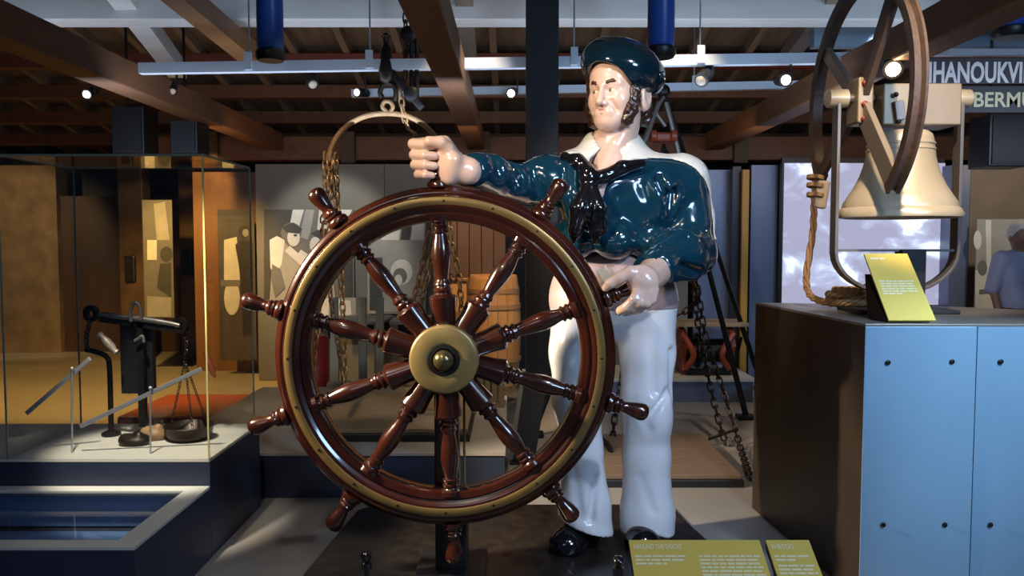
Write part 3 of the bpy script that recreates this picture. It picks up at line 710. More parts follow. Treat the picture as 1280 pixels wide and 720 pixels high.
MB().lathe([(.01, 0), (.045, .03), (.055, .10), (.045, .16), (.04, .24), (.02, .27), (.02, .31), (.035, .33), (.015, .35)], P(483, 106, YH) , (0, 0, 1), 14).build('swivel', 'chain_dark', e)
MB().bar(P(484, 84, YH), P(528, 136, YH), .05, .06, (0, 1, 0)).build('lever_arm', 'iron_dark', e, bevel=.01)
MB().lathe([(.03, -.05), (.05, -.04), (.05, .04), (.03, .05)], P(514, 118, YH), (0, 1, 0), 14).build('pulley', 'iron_dark', e)
MB().lathe([(.03, -.05), (.055, -.04), (.055, .04), (.03, .05)], P(511, 44, YH), (0, 1, 0), 14).build('pulley', 'iron_dark', e)
def sub_chain(p, m_='chain', L=.075, w=.03, r=.0065): return chain_mb(p, L, w, r).build('chain', m_, e)
sub_chain([P(507, -35, YH), P(507, 105, YH)], 'chain_dark')
MB().tube([P(514, -35, YH), P(514, 115, YH)], .013, 8).build('rod', 'iron_dark', e)
MB().tube([P(521, -35, YH), P(521, 120, YH)], .016, 8).build('rod', 'iron_dark', e)
sub_chain([P(500, 112, YH), P(504, 140, YH), P(510, 160, YH), P(518, 168, YH), P(520, 190, YH)], 'chain')
l = P(413, 192, YH); r_ = P(548, 196, YH)
PZ = PT + .09
for q in ([l, P(409, 260, 5.5), (-1.32, 5.12, PZ)], [l + Vector((.01, 0, 0)), P(414, 240, 5.7), P(404, 300, 5.9), (-1.32, 6.3, PZ)], [l, P(420, 250, 5.6), P(426, 330, 5.5), P(432, 490, 5.3)], [l + Vector((.03, .03, 0)), P(422, 262, 5.8), P(420, 290, 5.85)],
          [l + Vector((-.03, -.03, 0)), P(407, 280, 5.5)]): sub_chain(q)
for q in ([r_, P(543, 300, 5.6), P(525, 385, 5.6)], [r_ + Vector((-.04, .03, 0)), P(534, 300, 5.7), P(513, 392, 5.8)], [r_ + Vector((.04, 0, 0)), P(556, 300, 5.5), P(563, 385, 5.5)], [r_ + Vector((.02, .04, 0)), P(550, 290, 5.5), P(536, 330, 5.5), P(522, 372, 5.5)],
          [r_ + Vector((.06, .04, 0)), P(563, 290, 5.6), P(573, 340, 5.6), P(578, 400, 5.5)], [r_ + Vector((.05, -.04, 0)), P(554, 280, 5.4), P(560, 330, 5.4), P(568, 352, 5.4)], [r_ + Vector((.0, .0, 0)), P(559, 290, 5.5), P(557, 360, 5.5)]): sub_chain(q)

# ================================================================== glass case (left)
XL, XR, Y0, Y1, ZD, ZT = -2.47, -1.479, 3.86, 4.53, .49, 1.965
e = empty('case_plinth', (-2.3, 4.2, 0), 'navy plinth with a pale top under the tall glass case', 'plinth')
MB().box2((-3.1, Y0, 0), (XR, Y1 + .1, ZD - .012)).build('plinth_body', 'navy_panel', e, bevel=.003)
MB().box2((-3.1, Y0, ZD - .012), (XR, Y1 + .1, ZD)).build('plinth_deck', 'plinth_top', e)
e = empty('glass_case', ((XL + XR) / 2, 4.2, ZD), 'tall frameless glass case standing on the navy plinth', 'glass case')
t = .008
for lo, hi in (((XL, Y0, ZD), (XR, Y0 + t, ZT)), ((XL, Y1 - t, ZD), (XR, Y1, ZT)), ((XL, Y0 + t, ZD), (XL + t, Y1 - t, ZT)), ((XR - t, Y0 + t, ZD), (XR, Y1 - t, ZT)), ((XL, Y0, ZT), (XR, Y1, ZT + t))):
    MB().box2(lo, hi).build('glass_pane', 'glass', e)
for x, y, m_ in ((XL, Y0, 'glass_edge'), (XR - .006, Y0 - .001, 'glass_edge_warm'), (XL, Y1, 'glass_edge'), (XR, Y1, 'glass_edge')):
    MB().box2((x - .001, y - .003, ZD), (x + .007, y + .002, ZT)).build('polished_edge', m_, e)
for lo, hi in (((XL, Y0 - .003, ZT - .003), (XR, Y0, ZT + .008)), ((XL, Y1, ZT - .003), (XR, Y1 + .003, ZT + .008)), ((XR, Y0, ZT - .003), (XR + .003, Y1, ZT + .008)), ((XL - .003, Y0, ZT - .003), (XL, Y1, ZT + .008))):
    MB().box2(lo, hi).build('polished_edge', 'glass_edge', e)

# balance scale in the case
YB = 4.25
e = empty('beam_balance', P(181, 530, YB), 'black iron beam balance standing inside the glass case', 'balance')
MB().tube(smooth_path([P(118, 391, YB), P(140, 395, YB), P(170, 398, YB), P(205, 403, YB), P(225, 407, YB)]), [.012] * 6 + [.014] * 6 + [.016] * 6 + [.014] * 6 + [.012], 10).build('beam', 'strap', e)
MB().bar(P(125, 396, YB + .01), P(220, 409, YB + .01), .02, .055).build('beam_web', 'iron_dark', e)
MB().lathe([(.022, -.012), (.045, -.012), (.045, .012), (.022, .012)], P(114, 392, YB), (.3, 1, 0), 20, closed=True).build('end_ring', 'iron_dark', e)
MB().lathe([(.022, -.012), (.045, -.012), (.045, .012), (.022, .012)], P(226, 407, YB), (.3, 1, 0), 20, closed=True).build('end_ring', 'iron_dark', e)
MB().tube(smooth_path([P(164, 402, YB - .02), P(163, 388, YB - .02), P(169, 378, YB - .02), P(175, 384, YB - .02), P(176, 400, YB - .02)]), .010, 8).build('suspension_shackle', 'strap', e)
MB().box2((P(171, 440, YB).x, YB, P(171, 536, YB).z + .01), (P(179, 440, YB).x, YB + .035, P(171, 400, YB).z)).build('post', 'iron_dark', e)
a, b = P(152, 492, YB + .05), P(190, 404, YB + .05)
MB().box2((a.x, YB + .045, a.z), (b.x, YB + .09, b.z)).build('backing_board', 'black', e, bevel=.004)
cz = ZD + .001
MB().box2((P(160, 500, YB).x, YB - .05, cz), (P(190, 500, YB).x, YB + .12, cz + .03)).build('base_block', 'iron_dark', e, bevel=.004)
MB().tube(smooth_path([P(168, 426, YB - .03), P(172, 424, YB - .03), P(178, 420, YB - .03), P(180, 428, YB - .03)]), .008, 8).build('pointer', 'strap', e)
chain_mb([P(229, 412, YB), P(233, 430, YB), P(231, 452, YB)], .03, .014, .0035).build('chain', 'chain_dark', e)
pc = G(237, 549, ZD); 
for dx, dy in ((-.10, 0), (.08, .05), (.05, -.08)): chain_mb([P(231, 452, YB), Vector((pc.x + dx, pc.y + dy, ZD + .07))], .024, .010, .002).build('pan_chain', 'chain_dark', e)
MB().lathe([(.09, .0), (.118, .03), (.125, .065), (.132, .075), (.126, .08), (.115, .06), (.08, .022), (.01, .018)], (pc.x, pc.y, ZD + .001), (0, 0, 1), 28).build('pan', 'chain_dark', e)
chain_mb([P(113, 400, YB), P(108, 420, YB), P(109, 440, YB)], .035, .018, .005).build('chain', 'chain_dark', e)
# iron arm stand
e = empty('iron_arm_stand', P(138, 530, YB + .1), 'black curved iron arm standing left in the glass case', 'stand')
MB().tube(smooth_path([P(107, 437, YB + .1), P(120, 440, YB + .1), P(133, 446, YB + .1), P(137, 462, YB + .1), Vector((P(137, 470, YB + .1).x, YB + .1, ZD + .02))]), .014, 10).build('arm', 'iron_dark', e)
MB().lathe([(.05, 0), (.05, .015), (.02, .03)], (P(137, 470, YB + .1).x, YB + .1, ZD + .001), (0, 0, 1), 18).build('base', 'iron_dark', e)
h = MB(); h.lathe([(.006, 0), (.018, .01), (.014, .03), (.022, .06), (.022, .10), (.014, .125), (.018, .14), (.006, .15)], P(123, 416, YB - .05), P(146, 441, YB - .05) - P(123, 416, YB - .05), 12)
tag(h.build('hanging_grip', 'spoke_pale'), 'turned brown grip hanging left of the balance post', 'grip')
h = MB(); h.lathe([(.006, 0), (.016, .01), (.013, .03), (.019, .06), (.015, .13), (.006, .16)], P(256, 438, 4.4), P(270, 476, 4.4) - P(256, 438, 4.4), 12)
tag(h.build('hanging_grip', 'orange'), 'orange turned grip near the right pane of the glass case', 'grip')
# weights lying on the deck
for k, (px, py, sx, sy, sz, lb) in enumerate(((168, 556, .10, .055, .035, 'dark iron weight lying left on the case deck'), (193, 549, .09, .055, .045, 'brown iron weight lying beside the round pan'))):
    c = G(px, py, ZD); f = Field((c.x - .2, c.y - .15, ZD - .02), (c.x + .2, c.y + .15, ZD + .14), .006)
    f.ell((c.x, c.y, ZD + sz * .6), (sx * .8, sy, sz), k=.01); f.cap((c.x - sx * .5, c.y, ZD + sz), (c.x + sx * .5, c.y + .02, ZD + sz * .8), .025, .02, k=.02); f.ell((c.x + sx * .3, c.y - .01, ZD + sz * 1.5), (.02, .02, .02), k=.02)
    f.cut((0, 0, ZD + .001), (0, 0, -1)); o = sculpt('iron_weight', f, 'chain_dark' if k == 0 else 'barrel_hoop'); tag(o, lb, 'weight')
# caption bars on thin posts
for k, (p0, p1, bx0, bx1, lb) in enumerate((((90, 461), (90, 566), (28, 517), (113, 448), 'thin steel post with a slanting bar, at left in the case'), ((188, 485), (188, 567), (100, 533), (252, 461), 'thin steel post with a long slanting bar, in front of the weights'))):
    g_ = G(p1[0], p1[1], ZD); Yp = g_.y; tp = P(p0[0], p0[1], Yp)
    e = empty('caption_bar', (g_.x, Yp, ZD), lb, 'caption bar', 'slanting bars in the case')
    MB().tube([(g_.x, Yp, ZD + .001), (tp.x, Yp, tp.z)], .005, 10).build('post', 'alu', e); MB().sphere(tp, .010, 8).build('ball_finial', 'alu', e)
    a0, a1 = P(*bx0_, Yp + .012) if False else P(bx0[0], bx0[1], Yp + .01), P(bx1[0], bx1[1], Yp + .02)
    a0.x = max(a0.x, XL + .02)
    MB().bar(a0, a1, .012, .022).build('slanting_bar', 'alu', e, bevel=.003)
# warm-coloured things on the floor behind the case
e = tag(MB().box2((-3.3, 6.6, 0), (-2.25, 7.6, .10)).build('orange_mat', 'orange', bevel=.02), 'orange-red low mat on the floor behind the glass case', 'mat')

# low case in front
LX, LY0, LY1, LZ = XR, 3.07, 3.855, .36
e = empty('low_case', (-2.2, 3.5, 0), 'low navy case with a pale framed glass lid at the lower left', 'display case')
mb = MB()
mb.box2((-3.3, LY0, 0), (LX, LY0 + .02, LZ - .015)); mb.box2((LX - .02, LY0 + .02, 0), (LX, LY1, LZ - .015)); mb.box2((-3.3, LY1 - .02, 0), (LX - .02, LY1, LZ - .015)); mb.box2((-3.28, LY0 + .02, .14), (LX - .02, LY1 - .02, .16))
mb.build('case_body', 'navy_panel', e)
fr = MB(); w = .075
fr.box2((-3.3, LY0, LZ - .015), (LX, LY0 + w, LZ)); fr.box2((-3.3, LY1 - w, LZ - .015), (LX, LY1, LZ)); fr.box2((LX - w * 1.3, LY0 + w, LZ - .015), (LX, LY1 - w, LZ)); fr.box2((-3.3, LY0 + w, LZ - .015), (-3.2, LY1 - w, LZ))
fr.build('lid_frame', 'lid_frame', e, bevel=.002)
MB().box2((-3.2, LY0 + w, LZ - .012), (LX - w * 1.3, LY1 - w, LZ - .006)).build('lid_glass', 'glass', e)
MB().box2((-3.2, LY0 + .1, .16), (LX - .1, LY1 - .1, .17)).build('inner_tray', 'tray_blue', e)
MB().box2((-3.25, LY1 - .03, .17), (LX - .03, LY1 - .022, LZ - .016)).build('inner_lining', 'tray_blue', e)

# ================================================================== dark plate on the floor
o = MB().prism([G(385, 716, .0), G(447, 641, .0), G(470, 634, 0), G(838, 634, 0), G(865, 662, 0), Vector((1.15, 3.3, 0)), Vector((-1.0, 3.2, 0))], (0, 0, .018)).build('iron_floor_plate', 'plate', bevel=.006)
tag(o, 'dark mottled iron plate on the floor under the sailor and wheel', 'floor plate')
ZP = .019

# ================================================================== SHIP'S WHEEL
WC = P(557, 446, 3.5); WY = 3.5
TILT = math.radians(2.2)
wheel = empty('ships_wheel', (WC.x, 3.66, ZP), 'large varnished wooden ship\'s wheel with ten spokes and brass ring', 'ship\'s wheel')
AX = Vector((0, -1, 0))
prof = [(.602, -.075), (.596, -.060), (.596, .024), (.602, .034), (.626, .040), (.634, .034), (.640, .036), (.648, .046), (.660, .050), (.702, .050), (.708, .044), (.714, .046), (.722, .044), (.728, .034), (.738, .030), (.746, .020), (.748, 0), (.746, -.060), (.736, -.075)]
rim = MB().lathe(prof, WC, AX, 128, closed=True).build('rim', 'wood_gloss', wheel)
MB().lathe([(.664, .0495), (.668, .0525), (.696, .0525), (.700, .0495)], WC, AX, 128, closed=True).build('brass_ring', 'brass_dull', rim)
for i in range(20):
    a = TILT + 2 * PI * (i + .5) / 20 + .12; MB().lathe([(.006, 0), (.006, .002), (.003, .0035)], WC + Vector((math.cos(a) * .682, -.052, math.sin(a) * .682)), AX, 10).build('screw', 'iron_dark', rim)
sprof = [(.046, .120), (.050, .20), (.058, .262), (.050, .272), (.038, .276), (.034, .284), (.040, .290), (.040, .298), (.032, .304), (.030, .312), (.036, .318), (.035, .326), (.028, .334), (.027, .345), (.032, .38), (.0385, .43), (.039, .46), (.034, .50), (.027, .53), (.026, .540), (.034, .545), (.034, .553), (.028, .558), (.028, .564), (.035, .569), (.036, .577), (.030, .583), (.032, .588), (.046, .596), (.050, .614)]
hprof = [(.040, .740), (.042, .757), (.036, .768), (.029, .772), (.034, .778), (.034, .784), (.027, .789), (.031, .796), (.030, .802), (.023, .808), (.021, .816), (.025, .840), (.031, .870), (.034, .893), (.033, .910), (.026, .922), (.014, .929), (.002, .931)]
for k in range(10):
    a = PI / 2 + TILT + 2 * PI * k / 10; d = Vector((math.cos(a), 0, math.sin(a)))
    o = MB().lathe([(q * 1.06, h) for q, h in sprof], WC, d, 20).build('spoke', 'wood_gloss', wheel)
    MB().lathe([(q * 1.17, h) for q, h in hprof], WC, d, 20).build('handle', 'wood_gloss', wheel)
MB().lathe([(.14, -.075), (.152, -.06), (.152, .040), (.146, .056), (.13, .07)], WC, AX, 48).build('hub', 'wood_gloss', wheel)
hub = MB().lathe([(.145, .060), (.150, .066), (.150, .086), (.146, .094), (.138, .098), (.075, .104), (.066, .101), (.060, .092), (.04, .088)], WC, AX, 64).build('hub_plate', 'hub_brass', wheel)
MB().lathe([(.072, .098), (.068, .1065), (.052, .108), (.045, .100)], WC, AX, 40).build('boss_ring', 'iron_dark', hub)
MB().lathe([(.044, .095), (.044, .118), (.040, .135), (.030, .148), (.016, .155), (.002, .157)], WC, AX, 32).build('boss', 'boss', hub)
# pedestal
px_, hz = WC.x + .012, WC.z
MB().box2((px_ - .075, 3.60, .30), (px_ + .03, 3.76, hz + .06)).build('post', 'wood_gloss', wheel, bevel=.012)
MB().lathe([(.030, 0), (.036, .02), (.030, .05), (.034, .08), (.030, .5), (.034, .66), (.028, .70), (.034, .72), (.034, .80)], (px_ + .012, 3.60, .31), (0, 0, 1), 20).build('turned_column', 'wood_gloss', wheel)
MB().tube([(px_ + .062, 3.62, .30), (px_ + .062, 3.62, hz)], .006, 8).build('brass_rod', 'brass_dull', wheel)
MB().box2((px_ - .072, 3.60, ZP + .03), (px_ + .072, 3.78, .30)).build('foot_casing', 'black', wheel, bevel=.006)
MB().box2((px_ - .16, 3.52, ZP), (px_ + .16, 3.86, ZP + .03)).build('base_plate', 'black', wheel, bevel=.006)
MB().tube([(WC.x, 3.57, hz), (WC.x, 3.80, hz)], .05, 20).build('axle', 'iron_dark', wheel)

# ================================================================== SAILOR
YS = 4.05
def S(px, py, dy=0.0): return P(px, py, YS + dy)
def R_(r, dy=0.0): return r * (YS + dy) / 1000
sailor = empty('sailor_statue', (S(765, 680).x, YS, ZP), 'glossy painted sailor statue in teal jacket and white trousers gripping the wheel', 'statue')
# --- jacket
lo = (P(565, 200, 3.5).x, 3.42, S(0, 350).z); hi = (S(900, 180).x + .02, 4.42, S(0, 165).z)
J = Field(lo, hi, .0085)
J.ell(S(772, 262, .0), (.275, .21, .27), k=.03)
J.ell(S(742, 245, -.05), (.16, .17, .16), k=.06); J.ell(S(812, 245, -.05), (.17, .17, .17), k=.06)
J.cap(S(722, 222, -.02), S(846, 229, .02), R_(33), R_(31), k=.08)
J.cap(S(765, 200, .03), S(765, 230, .03), R_(42), R_(55), k=.06)
# hem puffs
for x, y, dy, r in ((722, 302, -.13, 23), (768, 300, -.17, 26), (812, 304, -.10, 24), (700, 298, 0, 22), (840, 300, .05, 24), (765, 300, .14, 34)):
    J.ell(S(x, y, dy), (R_(r * 1.05), R_(r), R_(r * .92)), k=.03)
# upper right arm of the viewer and forearm across
J.chain([(S(853, 228, .02), R_(31)), (S(860, 275, .0), R_(27)), (S(864, 318, -.08), R_(27))], k=.05)
J.chain([(S(864, 316, -.10), R_(31)), (S(846, 322, -.22), R_(33)), (S(820, 338, -.38), R_(23)), (S(811, 343, -.44), R_(22))], k=.03)
# raised arm to the top handle
J.chain([(S(722, 226, -.05), R_(30)), (S(682, 227, -.14), R_(31, -.14)), (S(652, 230, -.20), R_(24, -.2))], k=.04)
J.chain([(S(652, 232, -.20), R_(25, -.2)), (P(618, 222, 3.72), .095), (P(596, 214, 3.60), .078), (P(580, 213, 3.52), .068)], k=.025)
J.ell(P(608, 216, 3.66), (.10, .09, .085), k=.03)
# folds
for a, b, r0, r1 in ((S(806, 232, -.225), S(822, 285, -.24), .020, .014), (S(822, 225, -.18), S(842, 272, -.18), .020, .014), (S(786, 262, -.235), S(800, 310, -.235), .018, .014), (S(840, 240, -.15), S(838, 285, -.19), .024, .022),
                     (S(745, 300, -.28), S(746, 330, -.24), .014, .022), (S(793, 318, -.25), S(792, 335, -.18), .014, .02), (S(776, 245, -.235), S(762, 290, -.26), .016, .010), (S(700, 250, -.14), S(706, 290, -.12), .018, .016),
                     (P(638, 205, 3.73), P(650, 235, 3.70), .020, .014), (P(618, 200, 3.60), P(628, 225, 3.58), .014, .012), (P(590, 195, 3.53), P(597, 225, 3.49), .012, .014), (S(668, 215, -.28), S(676, 245, -.26), .018, .012),
                     (S(836, 306, -.36), S(860, 297, -.30), .014, .016), (S(850, 332, -.38), S(876, 342, -.28), .014, .016), (S(826, 328, -.46), S(836, 352, -.44), .010, .012), (S(832, 296, -.26), S(812, 312, -.30), .016, .012)):
    J.cap(a, b, r0 * .85, r1 * .85, k=.045, op='sub')
# pointed lapel flap
J.chain([(S(716, 205, -.19), R_(13)), (S(714, 245, -.23), R_(13)), (S(717, 288, -.25), R_(4))], k=.012)
J.ripple(lambda X, Y, Z: .0014 * np.sin(X * 31 + 4 * np.sin(Z * 9)) * np.sin(Z * 23 + 3 * np.sin(X * 11)) )
jacketF = J.F.copy()
# collar: a shell over the shoulders
K = Field(lo, hi, .0085); g = K.grid()
pxw = 640 + g[0] / g[1] * 1000
zc_pts = [(560, 150), (684, 186), (690, 192), (705, 194), (722, 202), (738, 226), (746, 240), (754, 224), (768, 207), (790, 201), (815, 199), (838, 200), (854, 204), (868, 212), (879, 225), (886, 242), (892, 300)]
zy = np.interp(pxw, [p[0] for p in zc_pts], [p[1] for p in zc_pts])
zcut = HC - (zy - 303) * g[1] / 1000
zcut = np.where(g[1] > 4.13, zcut - np.clip((g[1] - 4.13) * 5, 0, .36), zcut)
side = np.maximum(S(688, 190).x - g[0], 0)
shell = np.maximum(jacketF - .011, -(jacketF + .012))
K.F = np.maximum(shell, (zcut - g[2]).astype(np.float32) * .7)
K.F = np.maximum(K.F, (S(687, 190).x - g[0]).astype(np.float32))
# neck opening
neck_a, neck_b = S(768, 150, -.03), S(762, 205, -.03)
for F_ in (J, K):
    F_.cap(S(768, 165, -.03), S(760, 212, -.06), R_(26), R_(24), k=.01, op='sub')
    F_.cap(S(757, 205, -.17), S(746, 238, -.23), R_(20), R_(3), k=.01, op='sub')
J.clip(P(579, 215, 3.515), (P(579, 215, 3.515) - P(600, 215, 3.62)).normalized(), .14)
J.clip(S(811, 343, -.44), (S(811, 343, -.44) - S(846, 322, -.22)).normalized(), .14)
sculpt('jacket', J, 'teal', sailor, 1)
sculpt('collar', K, 'collar', sailor, 1)
# rolled collar edge along the front
ce = [S(705, 192, -.17), S(724, 198, -.20), S(738, 216, -.235), S(745, 232, -.25)]
# neckerchief
N_ = Field((S(695, 200).x, 3.6, S(0, 312).z), (S(835, 200).x, 4.2, S(0, 185).z), .006)
N_.chain([(S(706, 196, -.20), R_(6)), (S(722, 202, -.235), R_(9)), (S(733, 212, -.26), R_(9))], k=.015)
N_.chain([(S(738, 224, -.27), R_(10)), (S(757, 220, -.26), R_(8)), (S(778, 209, -.25), R_(8)), (S(803, 204, -.22), R_(5))], k=.015)
N_.ell(S(735, 222, -.285), (R_(11), R_(9), R_(14)), k=.015)
N_.chain([(S(734, 236, -.29), R_(9)), (S(726, 262, -.30), R_(13)), (S(719, 290, -.295), R_(8)), (S(717, 302, -.29), R_(3))], k=.012)
N_.chain([(S(738, 236, -.29), R_(9)), (S(744, 262, -.305), R_(13)), (S(747, 285, -.30), R_(11)), (S(744, 303, -.29), R_(3))], k=.012)
for x in (722, 729, 737, 745): N_.cap(S(x + 2, 245, -.355), S(x - 2 + (x - 733) * .3, 295, -.345), .006, .006, k=.012, op='sub')
sculpt('neckerchief', N_, 'black_gloss', sailor, 1)

# --- trousers and their pinkish top
T = Field((S(675, 300).x, 3.65, .04), (S(865, 300).x, 4.42, S(0, 315).z), .0085)
T.ell(S(766, 365, .02), (R_(78), .20, R_(62)), k=.03)
T.chain([(S(806, 380, .02), R_(41)), (S(809, 440, .0), R_(34)), (S(808, 500, -.02), R_(31)), (S(808, 570, .0), R_(29)), (S(809, 640, .0), R_(33)), (S(809, 675, .0), R_(36))], k=.04)
T.chain([(S(728, 380, .0), R_(40)), (S(722, 440, -.05), R_(34)), (S(722, 500, -.08), R_(30)), (S(727, 560, -.08), R_(25)), (S(731, 630, -.07), R_(31)), (S(732, 680, -.07), R_(37))], k=.04)
T.ell(S(818, 522, -.05), (R_(20), R_(24), R_(26)), k=.06)
for a, b, r0, r1 in ((S(772, 400, -.2), S(790, 500, -.17), .014, .012), (S(790, 505, -.16), S(812, 540, -.17), .006, .008), (S(834, 490, -.12), S(806, 530, -.175), .010, .006), (S(776, 430, -.14), S(774, 470, -.10), .02, .012), (S(838, 440, -.1), S(842, 520, -.06), .012, .012),
                     (S(800, 600, -.15), S(818, 640, -.16), .012, .010), (S(790, 590, -.15), S(786, 650, -.16), .008, .012), (S(716, 590, -.2), S(726, 650, -.22), .010, .010), (S(745, 600, -.18), S(738, 650, -.2), .012, .012), (S(815, 420, -.18), S(820, 490, -.15), .010, .008)):
    T.cap(a + Vector((0, .012, 0)), b + Vector((0, .012, 0)), r0, r1, k=.04, op='sub')
g = T.grid(); Tz = T.F.copy()
zw = S(0, 383).z
hem = np.where(g[0] < S(768, 400).x, S(0, 645, -.07).z - .35 * (g[0] - S(697, 0).x) * .9, S(0, 660).z + .02 * np.cos((g[0] - S(809, 0).x) * 22))
up = T.F
T.F = np.maximum(np.maximum(Tz, (g[2] - zw).astype(np.float32)), (hem - g[2]).astype(np.float32))
sculpt('trousers', T, 'white_gloss', sailor, 1)
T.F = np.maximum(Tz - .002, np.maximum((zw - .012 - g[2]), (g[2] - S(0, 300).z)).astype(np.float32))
sculpt('trouser_top', T, 'waist', sailor, 1)  # pinkish shell over the top of the trousers
o = MB().box(S(757, 344, -.215), (R_(13), .006, R_(20)), Matrix.Rotation(math.radians(-32), 3, 'Y')).build('paper_tag', 'paper', sailor, bevel=.001); o['label'] = 'small cream paper tag'

# --- shoes
def shoe(heel, toe, r):
    a, b = Vector(heel), Vector(toe); f = Field((min(a.x, b.x) - .16, min(a.y, b.y) - .16, ZP - .02), (max(a.x, b.x) + .16, max(a.y, b.y) + .16, .30), .007)
    f.cap(a + Vector((0, 0, .07)), b + Vector((0, 0, .055)), r * .85, r, k=.02); f.ell(b + Vector((0, 0, .05)), (r * 1.1, r * 1.1, r * .85), k=.02)
    f.cap(a + Vector((0, 0, .08)), a + Vector((0, 0, .22)), r * .9, r * .8, k=.05); d = (b - a).normalized(); f.cap(a + d * .12 + Vector((0, 0, .10)), a + Vector((0, 0, .19)), r * .62, r * .62, k=.04)
    f.cut((0, 0, ZP + .001), (0, 0, -1)); return f
o = sculpt('shoe', shoe((S(735, 0, 0).x, 4.03, 0), (S(708, 0, 0).x, 3.90, 0), .082), 'black_gloss', sailor)
o = sculpt('shoe', shoe((S(812, 0, 0).x, 4.10, 0), (S(804, 0, 0).x, 3.93, 0), .082), 'black_gloss', sailor)

# --- head (local axes: x lateral, y forward, z up)
YAW = math.radians(36); HCn = P(771, 106, 3.97)
Rl, Fw, Up = Vector((math.cos(YAW), -math.sin(YAW), 0)), Vector((-math.sin(YAW), -math.cos(YAW), .03)).normalized(), Vector((0, 0, 1))
RM = np.array([list(Rl), list(Fw), list(Up)]).T
def H(x, y, z): return HCn + Rl * x + Fw * y + Up * z
B = Field((P(503, 0, 3.5).x, 3.335, S(0, 403).z), (P(836, 0, 3.5).x + .10, 4.32, HCn.z + .24), .0048)
EZ = -.055
B.ell(H(0, -.035, .045), (.128, .165, .15), RM, k=.02)
B.ell(H(0, .045, -.060), (.102, .098, .150), RM, k=.05)
B.ell(H(0, .060, .030), (.100, .088, .095), RM, k=.03)
for s in (-1, 1):
    B.ell(H(s * .068, .082, -.095), (.032, .034, .036), RM, k=.05)
    B.cap(H(s * .085, -.01, -.12), H(s * .032, .085, -.185), .036, .034, k=.05)
B.ell(H(0, .100, -.192), (.044, .040, .036), RM, k=.04)
for s in (-1, 1): B.cap(H(s * .018, .135, EZ + .032), H(s * .068, .112, EZ + .034), .016, .013, k=.025)
B.cap(H(0, .134, EZ + .028), H(0, .171, -.110), .0125, .0185, k=.022)
for s in (-1, 1): B.ell(H(s * .020, .149, -.117), (.014, .018, .012), RM, k=.010)
for s in (-1, 1): B.ell(H(s * .044, .150, EZ), (.028, .024, .019), RM, k=.02, op='sub')
for s in (-1, 1):
    B.ell(H(s * .044, .108, EZ), (.026, .024, .021), RM, k=.006)
    B.chain([(H(s * .020, .124, EZ + .002), .005), (H(s * .032, .134, EZ + .015), .0065), (H(s * .048, .133, EZ + .017), .0065), (H(s * .066, .118, EZ + .004), .005)], k=.006)
    B.chain([(H(s * .022, .124, EZ - .008), .005), (H(s * .044, .132, EZ - .017), .006), (H(s * .064, .118, EZ - .010), .005)], k=.006)
B.cap(H(-.026, .124, -.150), H(.026, .124, -.150), .019, .019, k=.03)
B.ell(H(0, .120, -.172), (.028, .012, .007), RM, k=.02, op='sub')
for s in (-1, 1): B.cap(H(s * .046, .134, -.108), H(s * .058, .110, -.145), .004, .005, k=.02, op='sub')
for s in (-1, 1):
    B.ell(H(s * .142, -.030, -.070), (.022, .048, .064), RM, k=.010); B.ell(H(s * .162, -.024, -.062), (.014, .028, .040), RM, k=.01, op='sub'); B.ell(H(s * .138, -.022, -.120), (.014, .020, .020), RM, k=.01)
nk = [(H(0, -.045, -.13), .105), (S(766, 185, -.02), .108), (S(764, 215, -.03), .125)]
B.chain(nk, k=.03)
B.cap(S(764, 205, -.10), S(747, 242, -.20), R_(20), R_(9), k=.03); B.ell(S(766, 240, .0), (.17, .13, .15), k=.05)
B.chain([(H(.07, -.03, -.16), .022), (S(757, 205, -.14), .018), (S(750, 222, -.19), .018)], k=.03)
px = lambda x, y, Y: P(x, y, Y)
# arms inside the sleeves
B.chain([(S(766, 232, 0), .10), (S(722, 226, -.05), .07), (S(652, 230, -.20), .055), (P(618, 222, 3.72), .05), (px(584, 214, 3.53), .045)], k=.03)
B.chain([(S(766, 232, 0), .10), (S(850, 230, .02), .07), (S(862, 312, -.09), .055), (S(846, 324, -.22), .05), (S(818, 340, -.42), .05)], k=.03)
HR = HL = B
HR.ell(px(560, 205, 3.51), (.050, .050, .088), k=.02)
HR.ell(px(556, 188, 3.50), (.045, .055, .050), k=.025)
HR.cap(px(564, 208, 3.51), px(584, 214, 3.53), .066, .062, k=.03)
HR.cap(px(552, 180, 3.53), px(558, 224, 3.53), .032, .036, k=.02)
HR.cap(px(560, 222, 3.48), px(566, 200, 3.46), .030, .034, k=.03)
for y, xb, xt, r in ((179.5, 517, 541, .0235), (193, 518, 543, .0215), (205.5, 519, 543, .0205), (217.5, 523, 540, .0185)):
    HR.chain([(px(556, y + 1, 3.555), r), (px(530, y - 1, 3.572), r), (px(xb, y, 3.53), r), (px(xb - .5, y + .5, 3.475), r), (px((xb + xt) / 2, y + 1, 3.440), r * .96), (px(xt, y + 2, 3.452), r * .86)], k=.005)
HR.chain([(px(560, 186, 3.46), .030), (px(551, 178, 3.437), .026), (px(536, 176.5, 3.420), .022)], k=.012)
HR.cap(px(556, 176, 3.50), px(541, 178, 3.50), .022, .022, k=.02)
HL.cap(px(806, 352, 3.46), S(818, 340, -.42), .060, .074, k=.03)
HL.cap(px(808, 356, 3.50), px(793, 374, 3.525), .034, .026, k=.02)
HL.ell(px(802, 352, 3.445), (.062, .045, .066), k=.03)
